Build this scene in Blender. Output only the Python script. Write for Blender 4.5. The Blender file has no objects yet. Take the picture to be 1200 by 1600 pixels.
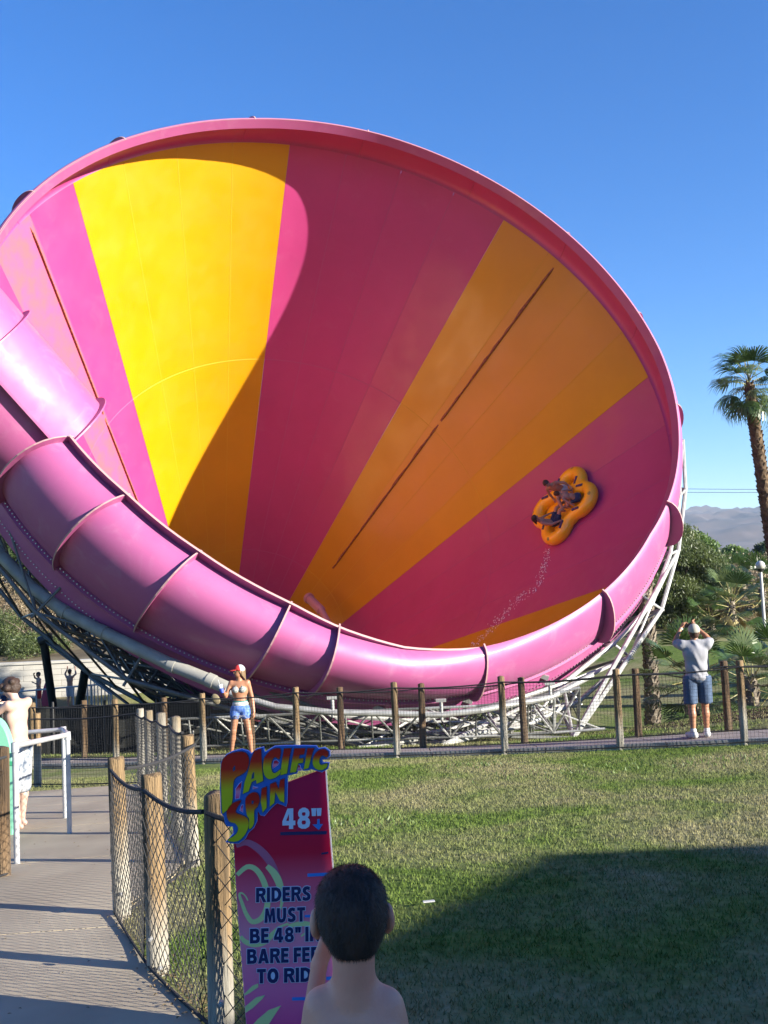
import bpy, bmesh, math, random, numpy as np
from mathutils import Vector, Matrix, noise
PI = math.pi
rnd = random.Random(7)
rng = np.random.default_rng(11)
SC = bpy.context.scene
COL = SC.collection

# ------------------------------------------------------------------ camera, sky, sun, exposure
CAM = Vector((0, 0, 3.0))
FPX = 1555.0
_p, _r = math.radians(3.9), math.radians(2.5)
cF = Vector((0, math.cos(_p), math.sin(_p)))
_U0 = Vector((0, -math.sin(_p), math.cos(_p))); _R0 = Vector((1, 0, 0))
cR = math.cos(_r) * _R0 - math.sin(_r) * _U0
cU = math.cos(_r) * _U0 + math.sin(_r) * _R0
cd = bpy.data.cameras.new('camera'); cam = bpy.data.objects.new('camera', cd); COL.objects.link(cam)
cam.matrix_world = Matrix(((cR.x, cU.x, -cF.x, CAM.x), (cR.y, cU.y, -cF.y, CAM.y), (cR.z, cU.z, -cF.z, CAM.z), (0, 0, 0, 1)))
cd.sensor_fit = 'VERTICAL'; cd.sensor_height = 24.0; cd.lens = FPX / 1600 * 24.0
cd.clip_end = 12000; cd.clip_start = 0.1
SC.camera = cam

SUN_AZ, SUN_EL = 116.0, 17.0          # azimuth clockwise from +Y
wd = bpy.data.worlds.new('World'); SC.world = wd; wd.use_nodes = True
nt = wd.node_tree; nt.nodes.clear()
sky = nt.nodes.new('ShaderNodeTexSky'); sky.sky_type = 'NISHITA'; sky.sun_disc = False
sky.sun_elevation = math.radians(SUN_EL); sky.sun_rotation = math.radians(SUN_AZ)
sky.altitude = 150; sky.air_density = 1.0; sky.dust_density = 0.15; sky.ozone_density = 5.0
bg = nt.nodes.new('ShaderNodeBackground'); bg.inputs[1].default_value = 0.082
wo = nt.nodes.new('ShaderNodeOutputWorld')
hs = nt.nodes.new('ShaderNodeHueSaturation'); hs.inputs['Saturation'].default_value = 1.2; hs.inputs['Hue'].default_value = .510; hs.inputs['Value'].default_value = .97; nt.links.new(sky.outputs[0], hs.inputs['Color']); nt.links.new(hs.outputs[0], bg.inputs[0]); nt.links.new(bg.outputs[0], wo.inputs[0])
sl = bpy.data.lights.new('sun', 'SUN'); sl.energy = 5.0; sl.angle = math.radians(0.5); sl.color = (1.0, 0.93, 0.80)
so = bpy.data.objects.new('sun', sl); COL.objects.link(so)
_a, _e = math.radians(SUN_AZ), math.radians(SUN_EL)
SUND = Vector((math.sin(_a) * math.cos(_e), math.cos(_a) * math.cos(_e), math.sin(_e)))
so.rotation_euler = SUND.to_track_quat('Z', 'Y').to_euler(); so.location = (30, -20, 30)
SC.view_settings.view_transform = 'Standard'; SC.view_settings.look = 'None'
SC.view_settings.exposure = 1.72; SC.view_settings.gamma = 1.0; SC.view_settings.use_curve_mapping = False

def ray(px, py):
    return cR * ((px - 600) / FPX) + cU * ((800 - py) / FPX) + cF
def at(px, py, Y):                       # the point of the place at forward distance Y that the survey saw at px,py
    d = ray(px, py); return CAM + d * (Y / d.y)

# ------------------------------------------------------------------ materials
ALB = 0.60            # survey swatches were read off sunlit surfaces; this brings them to real reflectances
def mat(name, col, rough=0.6, metal=0.0, var=0.0, scale=3.0, bump=0.0, bscale=None, col2=None, coat=0.0, spec=0.5, trans=0.0, coords='Object', stretch=None, detail=4):
    col = tuple(c * ALB for c in col); col2 = tuple(c * ALB for c in col2) if col2 else None
    m = bpy.data.materials.new(name); m.use_nodes = True; n = m.node_tree; b = n.nodes['Principled BSDF']
    b.inputs['Roughness'].default_value = rough; b.inputs['Metallic'].default_value = metal
    b.inputs['Specular IOR Level'].default_value = spec
    if coat: b.inputs['Coat Weight'].default_value = coat; b.inputs['Coat Roughness'].default_value = 0.12
    b.inputs['Base Color'].default_value = (*col, 1)
    if var or bump:
        tc = n.nodes.new('ShaderNodeTexCoord'); mp = n.nodes.new('ShaderNodeMapping')
        n.links.new(tc.outputs[coords], mp.inputs[0])
        if stretch: mp.inputs['Scale'].default_value = stretch
        nz = n.nodes.new('ShaderNodeTexNoise'); nz.inputs['Scale'].default_value = scale; nz.inputs['Detail'].default_value = detail
        n.links.new(mp.outputs[0], nz.inputs[0])
        if var:
            c2 = col2 if col2 else tuple(max(0, c * (1 - var)) for c in col)
            cr = n.nodes.new('ShaderNodeValToRGB')
            cr.color_ramp.elements[0].position = 0.35; cr.color_ramp.elements[1].position = 0.65
            cr.color_ramp.elements[0].color = (*c2, 1); cr.color_ramp.elements[1].color = (*col, 1)
            n.links.new(nz.outputs['Fac'], cr.inputs[0]); n.links.new(cr.outputs[0], b.inputs['Base Color'])
        if bump:
            bn = n.nodes.new('ShaderNodeBump'); bn.inputs['Strength'].default_value = bump; bn.inputs['Distance'].default_value = 0.02
            nb = n.nodes.new('ShaderNodeTexNoise'); nb.inputs['Scale'].default_value = bscale or scale * 4; nb.inputs['Detail'].default_value = 5
            n.links.new(mp.outputs[0], nb.inputs[0]); n.links.new(nb.outputs['Fac'], bn.inputs['Height']); n.links.new(bn.outputs[0], b.inputs['Normal'])
    if trans:
        b.inputs['Subsurface Weight'].default_value = 0
        tr = n.nodes.new('ShaderNodeBsdfTranslucent'); mx = n.nodes.new('ShaderNodeMixShader'); mx.inputs[0].default_value = trans
        tr.inputs[0].default_value = (*[min(1, c * 1.6) for c in col], 1)
        n.links.new(b.outputs[0], mx.inputs[1]); n.links.new(tr.outputs[0], mx.inputs[2])
        n.links.new(mx.outputs[0], n.nodes['Material Output'].inputs[0])
    return m

M = {}
def gelcoat(name, col, rough, coat, chalk=.12, streak=.25):
    m = mat(name, col, rough, coat=coat, var=.01, bump=.04, bscale=1.4); n = m.node_tree; L = n.links; b = n.nodes['Principled BSDF']; col = tuple(c * ALB for c in col)
    geo = n.nodes.new('ShaderNodeNewGeometry')
    def nz(scale, detail, rough_=.6, dist=0):
        t = n.nodes.new('ShaderNodeTexNoise'); t.inputs['Scale'].default_value = scale; t.inputs['Detail'].default_value = detail; t.inputs['Roughness'].default_value = rough_; t.inputs['Distortion'].default_value = dist; L.new(geo.outputs['Position'], t.inputs[0]); return t.outputs['Fac']
    def rng_(f, a0, a1, b0, b1):
        r = n.nodes.new('ShaderNodeMapRange'); r.inputs[1].default_value = a0; r.inputs[2].default_value = a1; r.inputs[3].default_value = b0; r.inputs[4].default_value = b1; L.new(f, r.inputs[0]); return r.outputs[0]
    oi = n.nodes.new('ShaderNodeObjectInfo'); v1 = rng_(oi.outputs['Random'], 0, 1, .985, 1.01); v2 = rng_(nz(.35, 6), .3, .7, .90, 1.05)
    mu = n.nodes.new('ShaderNodeMath'); mu.operation = 'MULTIPLY'; L.new(v1, mu.inputs[0]); L.new(v2, mu.inputs[1])
    hv = n.nodes.new('ShaderNodeHueSaturation'); hv.inputs['Color'].default_value = (*col, 1); L.new(mu.outputs[0], hv.inputs['Value'])
    pale = n.nodes.new('ShaderNodeMix'); pale.data_type = 'RGBA'; L.new(rng_(nz(1.3, 9, .7, .8), .55, .78, 0, chalk * 2.2), pale.inputs[0]); L.new(hv.outputs[0], pale.inputs[6]); pale.inputs[7].default_value = (*[min(1, c * .6 + .22) for c in col], 1)
    dirt = n.nodes.new('ShaderNodeMix'); dirt.data_type = 'RGBA'; L.new(rng_(nz(2.6, 10, .75, 1.5), .56, .80, 0, streak), dirt.inputs[0]); L.new(pale.outputs[2], dirt.inputs[6]); dirt.inputs[7].default_value = (*[c * .55 for c in col], 1)
    L.new(dirt.outputs[2], b.inputs['Base Color']); L.new(rng_(nz(1.1, 6), .35, .7, rough * .8, min(1, rough * 1.35)), b.inputs['Roughness']); return m
M['pink'] = gelcoat('pink gelcoat', (0.68, 0.070, 0.29), .42, .22, .05, .22)
M['pink_out'] = gelcoat('pink outer gelcoat', (0.58, 0.135, 0.35), .5, .12, .14, .32)
M['yellow'] = gelcoat('yellow gelcoat', (0.86, 0.44, 0.001), .42, .22, .02, .2)
M['seamline'] = mat('seam filler', (0.62, 0.20, 0.16), 0.6)
M['seamy'] = mat('seam filler on yellow', (0.86, 0.51, 0.015), 0.6)
M['seamp'] = mat('seam filler on pink', (0.60, 0.11, 0.32), 0.6)
M['spout'] = mat('faded spout', (0.66, 0.36, 0.42), 0.5)
M['ridge'] = mat('worn shaded lap edge', (0.24, 0.06, 0.05), 0.8, var=.5, scale=14, col2=(0.5, 0.2, 0.08))  # brown of the stain and the step's shadow painted together
M['stain'] = mat('worn salmon gelcoat', (0.62, 0.15, 0.20), 0.7, var=.3, scale=2.2, col2=(0.75, 0.12, 0.32), detail=8)
M['flange'] = mat('raw laminate edge', (0.62, 0.36, 0.36), 0.7)
M['steel_shaded'] = mat('shaded grey steel', (0.24, 0.245, 0.23), 0.5, metal=.2, var=.3, scale=5)  # darker grey paints the funnel's shade onto the truss steel
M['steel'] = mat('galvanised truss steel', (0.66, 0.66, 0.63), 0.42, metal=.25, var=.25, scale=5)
M['steel_dark'] = mat('dark painted steel', (0.035, 0.035, 0.038), 0.5)
M['rail'] = mat('galvanised rail steel', (0.85, 0.86, 0.88), 0.4, metal=.3, var=.2, scale=9)
M['pvc'] = mat('weathered grey pipe', (0.50, 0.49, 0.44), 0.55, var=.25, scale=3)
M['bolt'] = mat('bolt steel', (0.75, 0.75, 0.75), 0.35, metal=.6)
M['wood_top'] = mat('pine post', (0.36, 0.20, 0.075), 0.8, var=.45, scale=7, stretch=(6, 6, .6), bump=.5, bscale=30)
M['rope'] = mat('dark rope', (0.035, 0.035, 0.04), 0.9, bump=.4, bscale=200)
M['net'] = mat('black netting', (0.028, 0.028, 0.030), 0.85)
ALB = .9
M['skin_boy'] = mat('boy skin', (0.90, 0.40, 0.26), 0.5, var=.16, scale=7, col2=(.82, .31, .20), detail=8, bump=.12, bscale=160)
M['skin_fair'] = mat('fair skin', (0.66, 0.40, 0.30), 0.5, var=.12, scale=8)
M['skin_pale'] = mat('pale skin', (0.50, 0.33, 0.26), 0.5, var=.1, scale=8)
M['skin_tan'] = mat('tanned skin', (0.38, 0.18, 0.10), 0.45, var=.12, scale=8)
M['skin_mid'] = mat('sunburnt skin', (0.48, 0.25, 0.17), 0.5, var=.12, scale=8)
ALB = .6
M['hair_dark'] = mat('dark brown hair', (0.105, 0.046, 0.026), 0.55, var=.6, scale=38, stretch=(1, 1, .35))
M['hair_brown'] = mat('brown hair', (0.07, 0.035, 0.02), 0.6, var=.4, scale=60, bump=.5, bscale=120)
M['hair_blond'] = mat('dark blond hair', (0.30, 0.19, 0.09), 0.6, var=.4, scale=60)
M['white_cloth'] = mat('white cloth', (0.78, 0.78, 0.78), 0.85, var=.05, scale=10)
M['grey_cloth'] = mat('light grey cotton', (0.42, 0.42, 0.46), 0.9, var=.06, scale=10, bump=.3, bscale=14)
M['denim'] = mat('blue denim', (0.10, 0.16, 0.28), 0.9, var=.3, scale=14, bump=.3, bscale=40)
M['blue_cloth'] = mat('bright blue cloth', (0.03, 0.16, 0.72), 0.7, var=.35, scale=30, col2=(0.25, 0.4, 0.8))
M['red_cloth'] = mat('red cloth', (0.62, 0.03, 0.03), 0.8)
M['navy_cloth'] = mat('navy cloth', (0.03, 0.05, 0.14), 0.8)
M['flower_cloth'] = mat('white swimwear with small print', (0.75, 0.74, 0.72), 0.8, var=.6, scale=45, col2=(0.2, 0.25, 0.2))
M['board_cloth'] = mat('white shorts with dark blue print', (0.80, 0.82, 0.84), 0.8, var=.9, scale=13, col2=(0.06, 0.10, 0.17), detail=2)
M['khaki_cloth'] = mat('pale khaki cap cloth', (0.55, 0.52, 0.43), 0.9)
M['black_plastic'] = mat('black plastic', (0.02, 0.02, 0.02), 0.4)
M['teal_cloth'] = mat('teal trim', (0.05, 0.4, 0.35), 0.8)
M['mat_green'] = mat('mint green foam', (0.28, 0.74, 0.50), 0.55, var=.05, scale=4)
ALB = 1.0
M['raft_yellow'] = mat('raft vinyl', (0.98, 0.50, 0.008), 0.32, var=.08, scale=3, coat=.4)
ALB = .6
M['raft_blue'] = mat('raft handle vinyl', (0.05, 0.03, 0.22), 0.5)
M['raft_mark'] = mat('raft print', (0.28, 0.42, 0.16), 0.5, var=.7, scale=9, col2=(0.8, 0.42, 0.02))
ALB = 1.0; M['foam'] = mat('white water', (0.9, 0.88, 0.88), 0.3); ALB = .6
M['cup_blue'] = mat('blue paper cup', (0.05, 0.12, 0.62), 0.5)
M['white_paint'] = mat('white paint', (0.78, 0.78, 0.76), 0.5, var=.08, scale=6)
M['globe'] = mat('frosted lamp globe', (0.72, 0.70, 0.64), 0.2, coat=.5)
M['concrete_post'] = mat('cast concrete', (0.45, 0.43, 0.40), 0.9, var=.2, scale=6)
M['stucco'] = mat('tan stucco', (0.40, 0.33, 0.24), 0.9, var=.1, scale=8, bump=.3)
M['roofm'] = mat('brown roof', (0.16, 0.11, 0.08), 0.8)
M['bark'] = mat('bark', (0.12, 0.085, 0.06), 0.9, var=.5, scale=5, bump=.6)
M['deadwood'] = mat('dry branches', (0.34, 0.27, 0.20), 0.9, var=.4, scale=5)
M['palm_bark'] = mat('palm bark', (0.24, 0.155, 0.085), 0.95, var=.6, scale=6, col2=(0.09, 0.055, 0.03), bump=.8, bscale=9)
M['palm_bark_pale'] = mat('pale palm bark', (0.42, 0.36, 0.28), 0.95, var=.55, scale=7, col2=(0.16, 0.12, 0.08), bump=.8, bscale=9)
ALB = .95
def leafmat(name, c, c2, t=.25): return mat(name, c, .5, var=.5, scale=1.1, col2=c2, trans=t, detail=6)
M['leaf_olive'] = leafmat('olive green leaves', (0.105, 0.135, 0.040), (0.048, 0.070, 0.022))
M['leaf_dark'] = leafmat('dark green leaves', (0.050, 0.085, 0.022), (0.020, 0.036, 0.012))
M['leaf_bright'] = leafmat('fresh green leaves', (0.13, 0.20, 0.045), (0.06, 0.11, 0.02))
M['leaf_brush'] = leafmat('dry brush', (0.27, 0.21, 0.12), (0.14, 0.10, 0.06), .15)
ALB = .75
M['frond'] = mat('fan palm leaf', (0.075, 0.135, 0.030), .38, var=.4, scale=1.5, col2=(0.04, 0.08, 0.02), trans=.2)
M['frond_pale'] = mat('pale fan palm leaf', (0.17, 0.22, 0.08), .4, var=.4, scale=1.5, col2=(0.06, 0.11, 0.03), trans=.2)
M['frond_dead'] = mat('yellowed palm leaf', (0.42, 0.34, 0.12), .7, var=.4, scale=2)
M['leafstalk'] = mat('palm leaf stalk', (0.30, 0.27, 0.09), .6)
ALB = .6

# ------------------------------------------------------------------ object helpers
def tag(o, label=None, cat=None, group=None, kind=None):
    if label: o['label'] = label
    if cat: o['category'] = cat
    if group: o['group'] = group
    if kind: o['kind'] = kind
    return o
def thing(name, label, cat, loc=(0, 0, 0), group=None, rotz=0):
    o = bpy.data.objects.new(name, None); COL.objects.link(o); o.location = loc; o.rotation_euler = (0, 0, rotz); o.empty_display_size = .2
    return tag(o, label, cat, group)
def mk(name, V, F, m, parent=None, smooth=False, world=True, angle=None):
    me = bpy.data.meshes.new(name)
    if isinstance(V, np.ndarray): V = V.tolist()
    if isinstance(F, np.ndarray): F = F.tolist()
    me.from_pydata([tuple(v) for v in V], [], F)
    for mm in (m if isinstance(m, (list, tuple)) else [m]): me.materials.append(mm)
    if smooth:
        me.polygons.foreach_set('use_smooth', [True] * len(me.polygons))
        if world: me.set_sharp_from_angle(angle=math.radians(50))
    o = bpy.data.objects.new(name, me); COL.objects.link(o)
    if parent is not None:
        o.parent = parent
        if world:
            o.matrix_parent_inverse = (root_matrix(parent)).inverted()
    return o
def root_matrix(p):
    m = Matrix.LocRotScale(p.location, p.rotation_euler, p.scale)
    if p.parent is not None: m = root_matrix(p.parent) @ p.matrix_parent_inverse @ m
    return m
class MB:
    def __init__(s): s.V = []; s.F = []
    def add(s, V, F):
        n = len(s.V); s.V += [tuple(v) for v in V]; s.F += [tuple(i + n for i in f) for f in F]; return s
    def box(s, lo, hi, Mx=None):
        x0, y0, z0 = lo; x1, y1, z1 = hi
        V = [Vector(v) for v in ((x0, y0, z0), (x1, y0, z0), (x1, y1, z0), (x0, y1, z0), (x0, y0, z1), (x1, y0, z1), (x1, y1, z1), (x0, y1, z1))]
        if Mx is not None: V = [Mx @ v for v in V]
        return s.add(V, [(0, 3, 2, 1), (4, 5, 6, 7), (0, 1, 5, 4), (1, 2, 6, 5), (2, 3, 7, 6), (3, 0, 4, 7)])
    def tube(s, pts, r, n=8, caps=True):
        pts = [Vector(p) for p in pts]; rr = r if isinstance(r, (list, tuple)) else [r] * len(pts)
        V = []; F = []; up = None
        for i, p in enumerate(pts):
            t = (pts[min(i + 1, len(pts) - 1)] - pts[max(i - 1, 0)]).normalized()
            if up is None:
                up = t.cross(Vector((0, 0, 1)))
                if up.length < .1: up = t.cross(Vector((1, 0, 0)))
                up.normalize()
            else: up = (up - t * up.dot(t)).normalized()
            w = t.cross(up)
            for k in range(n):
                a = 2 * PI * k / n; V.append(p + (up * math.cos(a) + w * math.sin(a)) * rr[i])
        for i in range(len(pts) - 1):
            for k in range(n):
                k2 = (k + 1) % n; F.append((i * n + k, i * n + k2, (i + 1) * n + k2, (i + 1) * n + k))
        if caps:
            F.append(tuple(range(n - 1, -1, -1))); b = (len(pts) - 1) * n; F.append(tuple(b + k for k in range(n)))
        return s.add(V, F)
    def out(s, name, m, parent=None, smooth=False, world=True): return mk(name, s.V, s.F, m, parent, smooth, world)
def tube(name, pts, r, m, parent=None, n=8, smooth=True, caps=True): return MB().tube(pts, r, n, caps).out(name, m, parent, smooth)
def lerp(a, b, t): return a + (b - a) * t
def sstep(a, b, x):
    t = min(1, max(0, (x - a) / (b - a))); return t * t * (3 - 2 * t)

# ------------------------------------------------------------------ implicit bodies -> one continuous surface
class SDF:
    def __init__(s, lo, hi, res):
        s.lo = np.array(lo, float); s.res = res
        s.n = np.ceil((np.array(hi) - s.lo) / res).astype(int) + 1
        s.v = np.full(s.n, 1.0, np.float32)
    def _sub(s, lo, hi, pad):
        a = np.clip(np.floor((np.array(lo) - pad - s.lo) / s.res).astype(int), 0, s.n - 1)
        b = np.clip(np.ceil((np.array(hi) + pad - s.lo) / s.res).astype(int) + 1, 1, s.n)
        g = [s.lo[i] + s.res * np.arange(a[i], b[i]) for i in range(3)]
        return tuple(slice(a[i], b[i]) for i in range(3)), g[0][:, None, None], g[1][None, :, None], g[2][None, None, :]
    def _mix(s, sl, d, k):
        v = s.v[sl]
        if k <= 0: s.v[sl] = np.minimum(v, d)
        else:
            h = np.maximum(k - np.abs(v - d), 0) / k; s.v[sl] = np.minimum(v, d) - h * h * k * .25
    def cap(s, a, b, ra, rb=None, k=.03):
        rb = ra if rb is None else rb; a = np.array(a, float); b = np.array(b, float); R = max(ra, rb)
        sl, X, Y, Z = s._sub(np.minimum(a, b) - R, np.maximum(a, b) + R, k + 4 * s.res)
        if 0 in s.v[sl].shape: return s
        d = b - a; L = max(1e-9, d @ d); t = np.clip(((X - a[0]) * d[0] + (Y - a[1]) * d[1] + (Z - a[2]) * d[2]) / L, 0, 1)
        q = np.sqrt((X - a[0] - t * d[0]) ** 2 + (Y - a[1] - t * d[1]) ** 2 + (Z - a[2] - t * d[2]) ** 2) - (ra + (rb - ra) * t)
        s._mix(sl, q.astype(np.float32), k); return s
    def ell(s, c, r, k=.03, rot=None, sub=False):
        c = np.array(c, float); r = np.array(r, float); R = r.max()
        sl, X, Y, Z = s._sub(c - R, c + R, k + 4 * s.res)
        if 0 in s.v[sl].shape: return s
        X, Y, Z = X - c[0], Y - c[1], Z - c[2]
        if rot is not None:
            Q = np.array(rot.inverted()); X, Y, Z = (Q[0][0] * X + Q[0][1] * Y + Q[0][2] * Z, Q[1][0] * X + Q[1][1] * Y + Q[1][2] * Z, Q[2][0] * X + Q[2][1] * Y + Q[2][2] * Z)
        k0 = np.sqrt((X / r[0]) ** 2 + (Y / r[1]) ** 2 + (Z / r[2]) ** 2); k1 = np.sqrt((X / r[0] ** 2) ** 2 + (Y / r[1] ** 2) ** 2 + (Z / r[2] ** 2) ** 2) + 1e-9
        d = (k0 * (k0 - 1) / k1).astype(np.float32)
        if sub:
            v = s.v[sl]; h = np.maximum(k - np.abs(v + d), 0) / max(k, 1e-9); s.v[sl] = np.maximum(v, -d) + h * h * k * .25
        else: s._mix(sl, d, k)
        return s
    def cut(s, p, n):                      # keep the side the normal points away from
        g = [s.lo[i] + s.res * np.arange(s.n[i]) for i in range(3)]; n = np.array(n, float); n /= np.linalg.norm(n)
        d = (g[0][:, None, None] - p[0]) * n[0] + (g[1][None, :, None] - p[1]) * n[1] + (g[2][None, None, :] - p[2]) * n[2]
        s.v = np.maximum(s.v, d.astype(np.float32)); return s
    def fold(s, amp, freq, dirn=(0, 0, 1), seed=0):
        g = [s.lo[i] + s.res * np.arange(s.n[i]) for i in range(3)]
        X, Y, Z = g[0][:, None, None], g[1][None, :, None], g[2][None, None, :]
        w = np.sin((X * dirn[0] + Y * dirn[1] + Z * dirn[2]) * freq + 1.7 * np.sin(X * 23 + seed) + 1.3 * np.sin(Y * 19 + Z * 9 + seed * 2)) * np.sin(X * 9 + Z * 7 + seed)
        s.v = s.v + (amp * w).astype(np.float32); return s
    def mesh(s):
        v = s.v; sg = v < 0; nx, ny, nz = v.shape
        cs = np.zeros((nx - 1, ny - 1, nz - 1), int); pos = np.zeros((nx - 1, ny - 1, nz - 1, 3), np.float32); cnt = np.zeros((nx - 1, ny - 1, nz - 1), np.float32)
        cor = [(i, j, k) for i in (0, 1) for j in (0, 1) for k in (0, 1)]
        for i, j, k in cor: cs += sg[i:nx - 1 + i, j:ny - 1 + j, k:nz - 1 + k]
        act = np.argwhere((cs > 0) & (cs < 8))
        if len(act) == 0: return np.zeros((0, 3)), []
        P = np.zeros((len(act), 3)); C = np.zeros(len(act))
        for a in cor:
            for ax in range(3):
                if a[ax] == 1: continue
                b = list(a); b[ax] = 1
                va = v[act[:, 0] + a[0], act[:, 1] + a[1], act[:, 2] + a[2]]; vb = v[act[:, 0] + b[0], act[:, 1] + b[1], act[:, 2] + b[2]]
                m = (va < 0) != (vb < 0); t = np.where(m, va / np.where(m, va - vb, 1), 0)
                q = np.array(a, float)[None].repeat(len(act), 0); q[:, ax] = t
                P += q * m[:, None]; C += m
        P = s.lo + (act + P / C[:, None]) * s.res
        idx = -np.ones((nx - 1, ny - 1, nz - 1), int); idx[act[:, 0], act[:, 1], act[:, 2]] = np.arange(len(act))
        F = []
        for ax in range(3):
            o = [(1, 2), (2, 0), (0, 1)][ax]
            a = sg; b = np.roll(sg, -1, ax)
            sel = a != b
            e = np.argwhere(sel); e = e[(e[:, ax] < v.shape[ax] - 1) & (e[:, o[0]] > 0) & (e[:, o[1]] > 0) & (e[:, o[0]] < v.shape[o[0]] - 1) & (e[:, o[1]] < v.shape[o[1]] - 1)]
            if len(e) == 0: continue
            d0 = np.zeros(3, int); d0[o[0]] = 1; d1 = np.zeros(3, int); d1[o[1]] = 1
            q = [e - d0 - d1, e - d1, e, e - d0]
            I = np.stack([idx[x[:, 0], x[:, 1], x[:, 2]] for x in q], 1)
            fl = sg[e[:, 0], e[:, 1], e[:, 2]]
            I = np.where(fl[:, None], I, I[:, ::-1]); F.append(I[(I >= 0).all(1)])
        return P, np.concatenate(F).tolist()
    def obj(s, name, m, parent, T=None):
        P, F = s.mesh()
        if T is not None: P = (np.array(T)[:3, :3] @ P.T).T + np.array(T)[:3, 3]
        return mk(name, P, F, m, parent, True, world=False)
# ------------------------------------------------------------------ the lie of the land
_cp = [(0, -6, 1.40), (0, 0, 1.27), (6, 0, 1.35), (-5, 0, 1.2), (12, 4, 1.2), (9, 10, .75)]
for px, py, Y in ((350, 1630, 4.1), (240, 1520, 5.1), (187, 1445, 6.3), (300, 1347, 7.7), (22, 1370, 7.8), (108, 1315, 9.9), (100, 1275, 10.7), (35, 1305, 10.6), (215, 1228, 14.4),
                  (1160, 1165, 14.5), (969, 1172, 15.2), (793, 1180, 15.5), (623, 1187, 16.0), (313, 1195, 17.2), (179, 1201, 17.9), (57, 1210, 17.6), (1135, 1144, 16.3), (990, 1152, 17.0),
                  (820, 1164, 17.2), (510, 1172, 18.2), (113, 1185, 20.0), (895, 1158, 22.0), (560, 1166, 22.0), (1020, 1150, 29.0), (85, 1121, 37.0), (60, 1107, 47.0), (1178, 998, 44.0), (1050, 1010, 43.0), (1190, 1100, 22.5),
                  (300, 1165, 24.0), (760, 1130, 30.0)):
    p = at(px, py, Y); _cp.append((p.x, p.y, p.z))
p = at(60, 1022, 56); _cp.append((p.x, p.y, p.z - 1.9)); _cp.append((-40, 50, -2.2)); _cp.append((-5, 40, -2.6))
_cp += [(30, 44, -.2), (26, 20, .2), (-30, 20, -.6), (14, 56, .6), (24, 70, 1.9), (0, 60, .3), (-22, 70, 1.2), (50, 90, 3.2), (0, 95, 2.6), (-50, 90, 2.2), (60, 50, 1), (-60, 50, -1)]
_cp = np.array(_cp, float)
def _tps(r2): return np.where(r2 > 1e-9, r2 * np.log(r2 + 1e-9) * .5, 0)
_n = len(_cp); _K = _tps(((_cp[:, None, :2] - _cp[None, :, :2]) ** 2).sum(2)) + np.eye(_n) * 6.0
_Pm = np.c_[np.ones(_n), _cp[:, :2]]; _Am = np.block([[_K, _Pm], [_Pm.T, np.zeros((3, 3))]])
_w = np.linalg.solve(_Am, np.r_[_cp[:, 2], 0, 0, 0])
def _ss(a, b, x): t = np.clip((x - a) / (b - a), 0, 1); return t * t * (3 - 2 * t)
def gz(x, y):
    x = np.asarray(x, float); y = np.asarray(y, float)
    xc = np.clip(x, -60, 60); yc = np.clip(y, -12, 100)
    r2 = (xc[..., None] - _cp[:, 0]) ** 2 + (yc[..., None] - _cp[:, 1]) ** 2
    z = (_tps(r2) @ _w[:_n]) + _w[_n] + _w[_n + 1] * xc + _w[_n + 2] * yc
    far = _ss(80, 160, np.hypot(x, y)); z = z * (1 - far) + 2.6 * far
    z = z + 1.9 * _ss(47.6, 48.3, y) * (1 - _ss(-9, -4, x)) * (1 - far)
    return z
def g(x, y): return float(gz(x, y))

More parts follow.
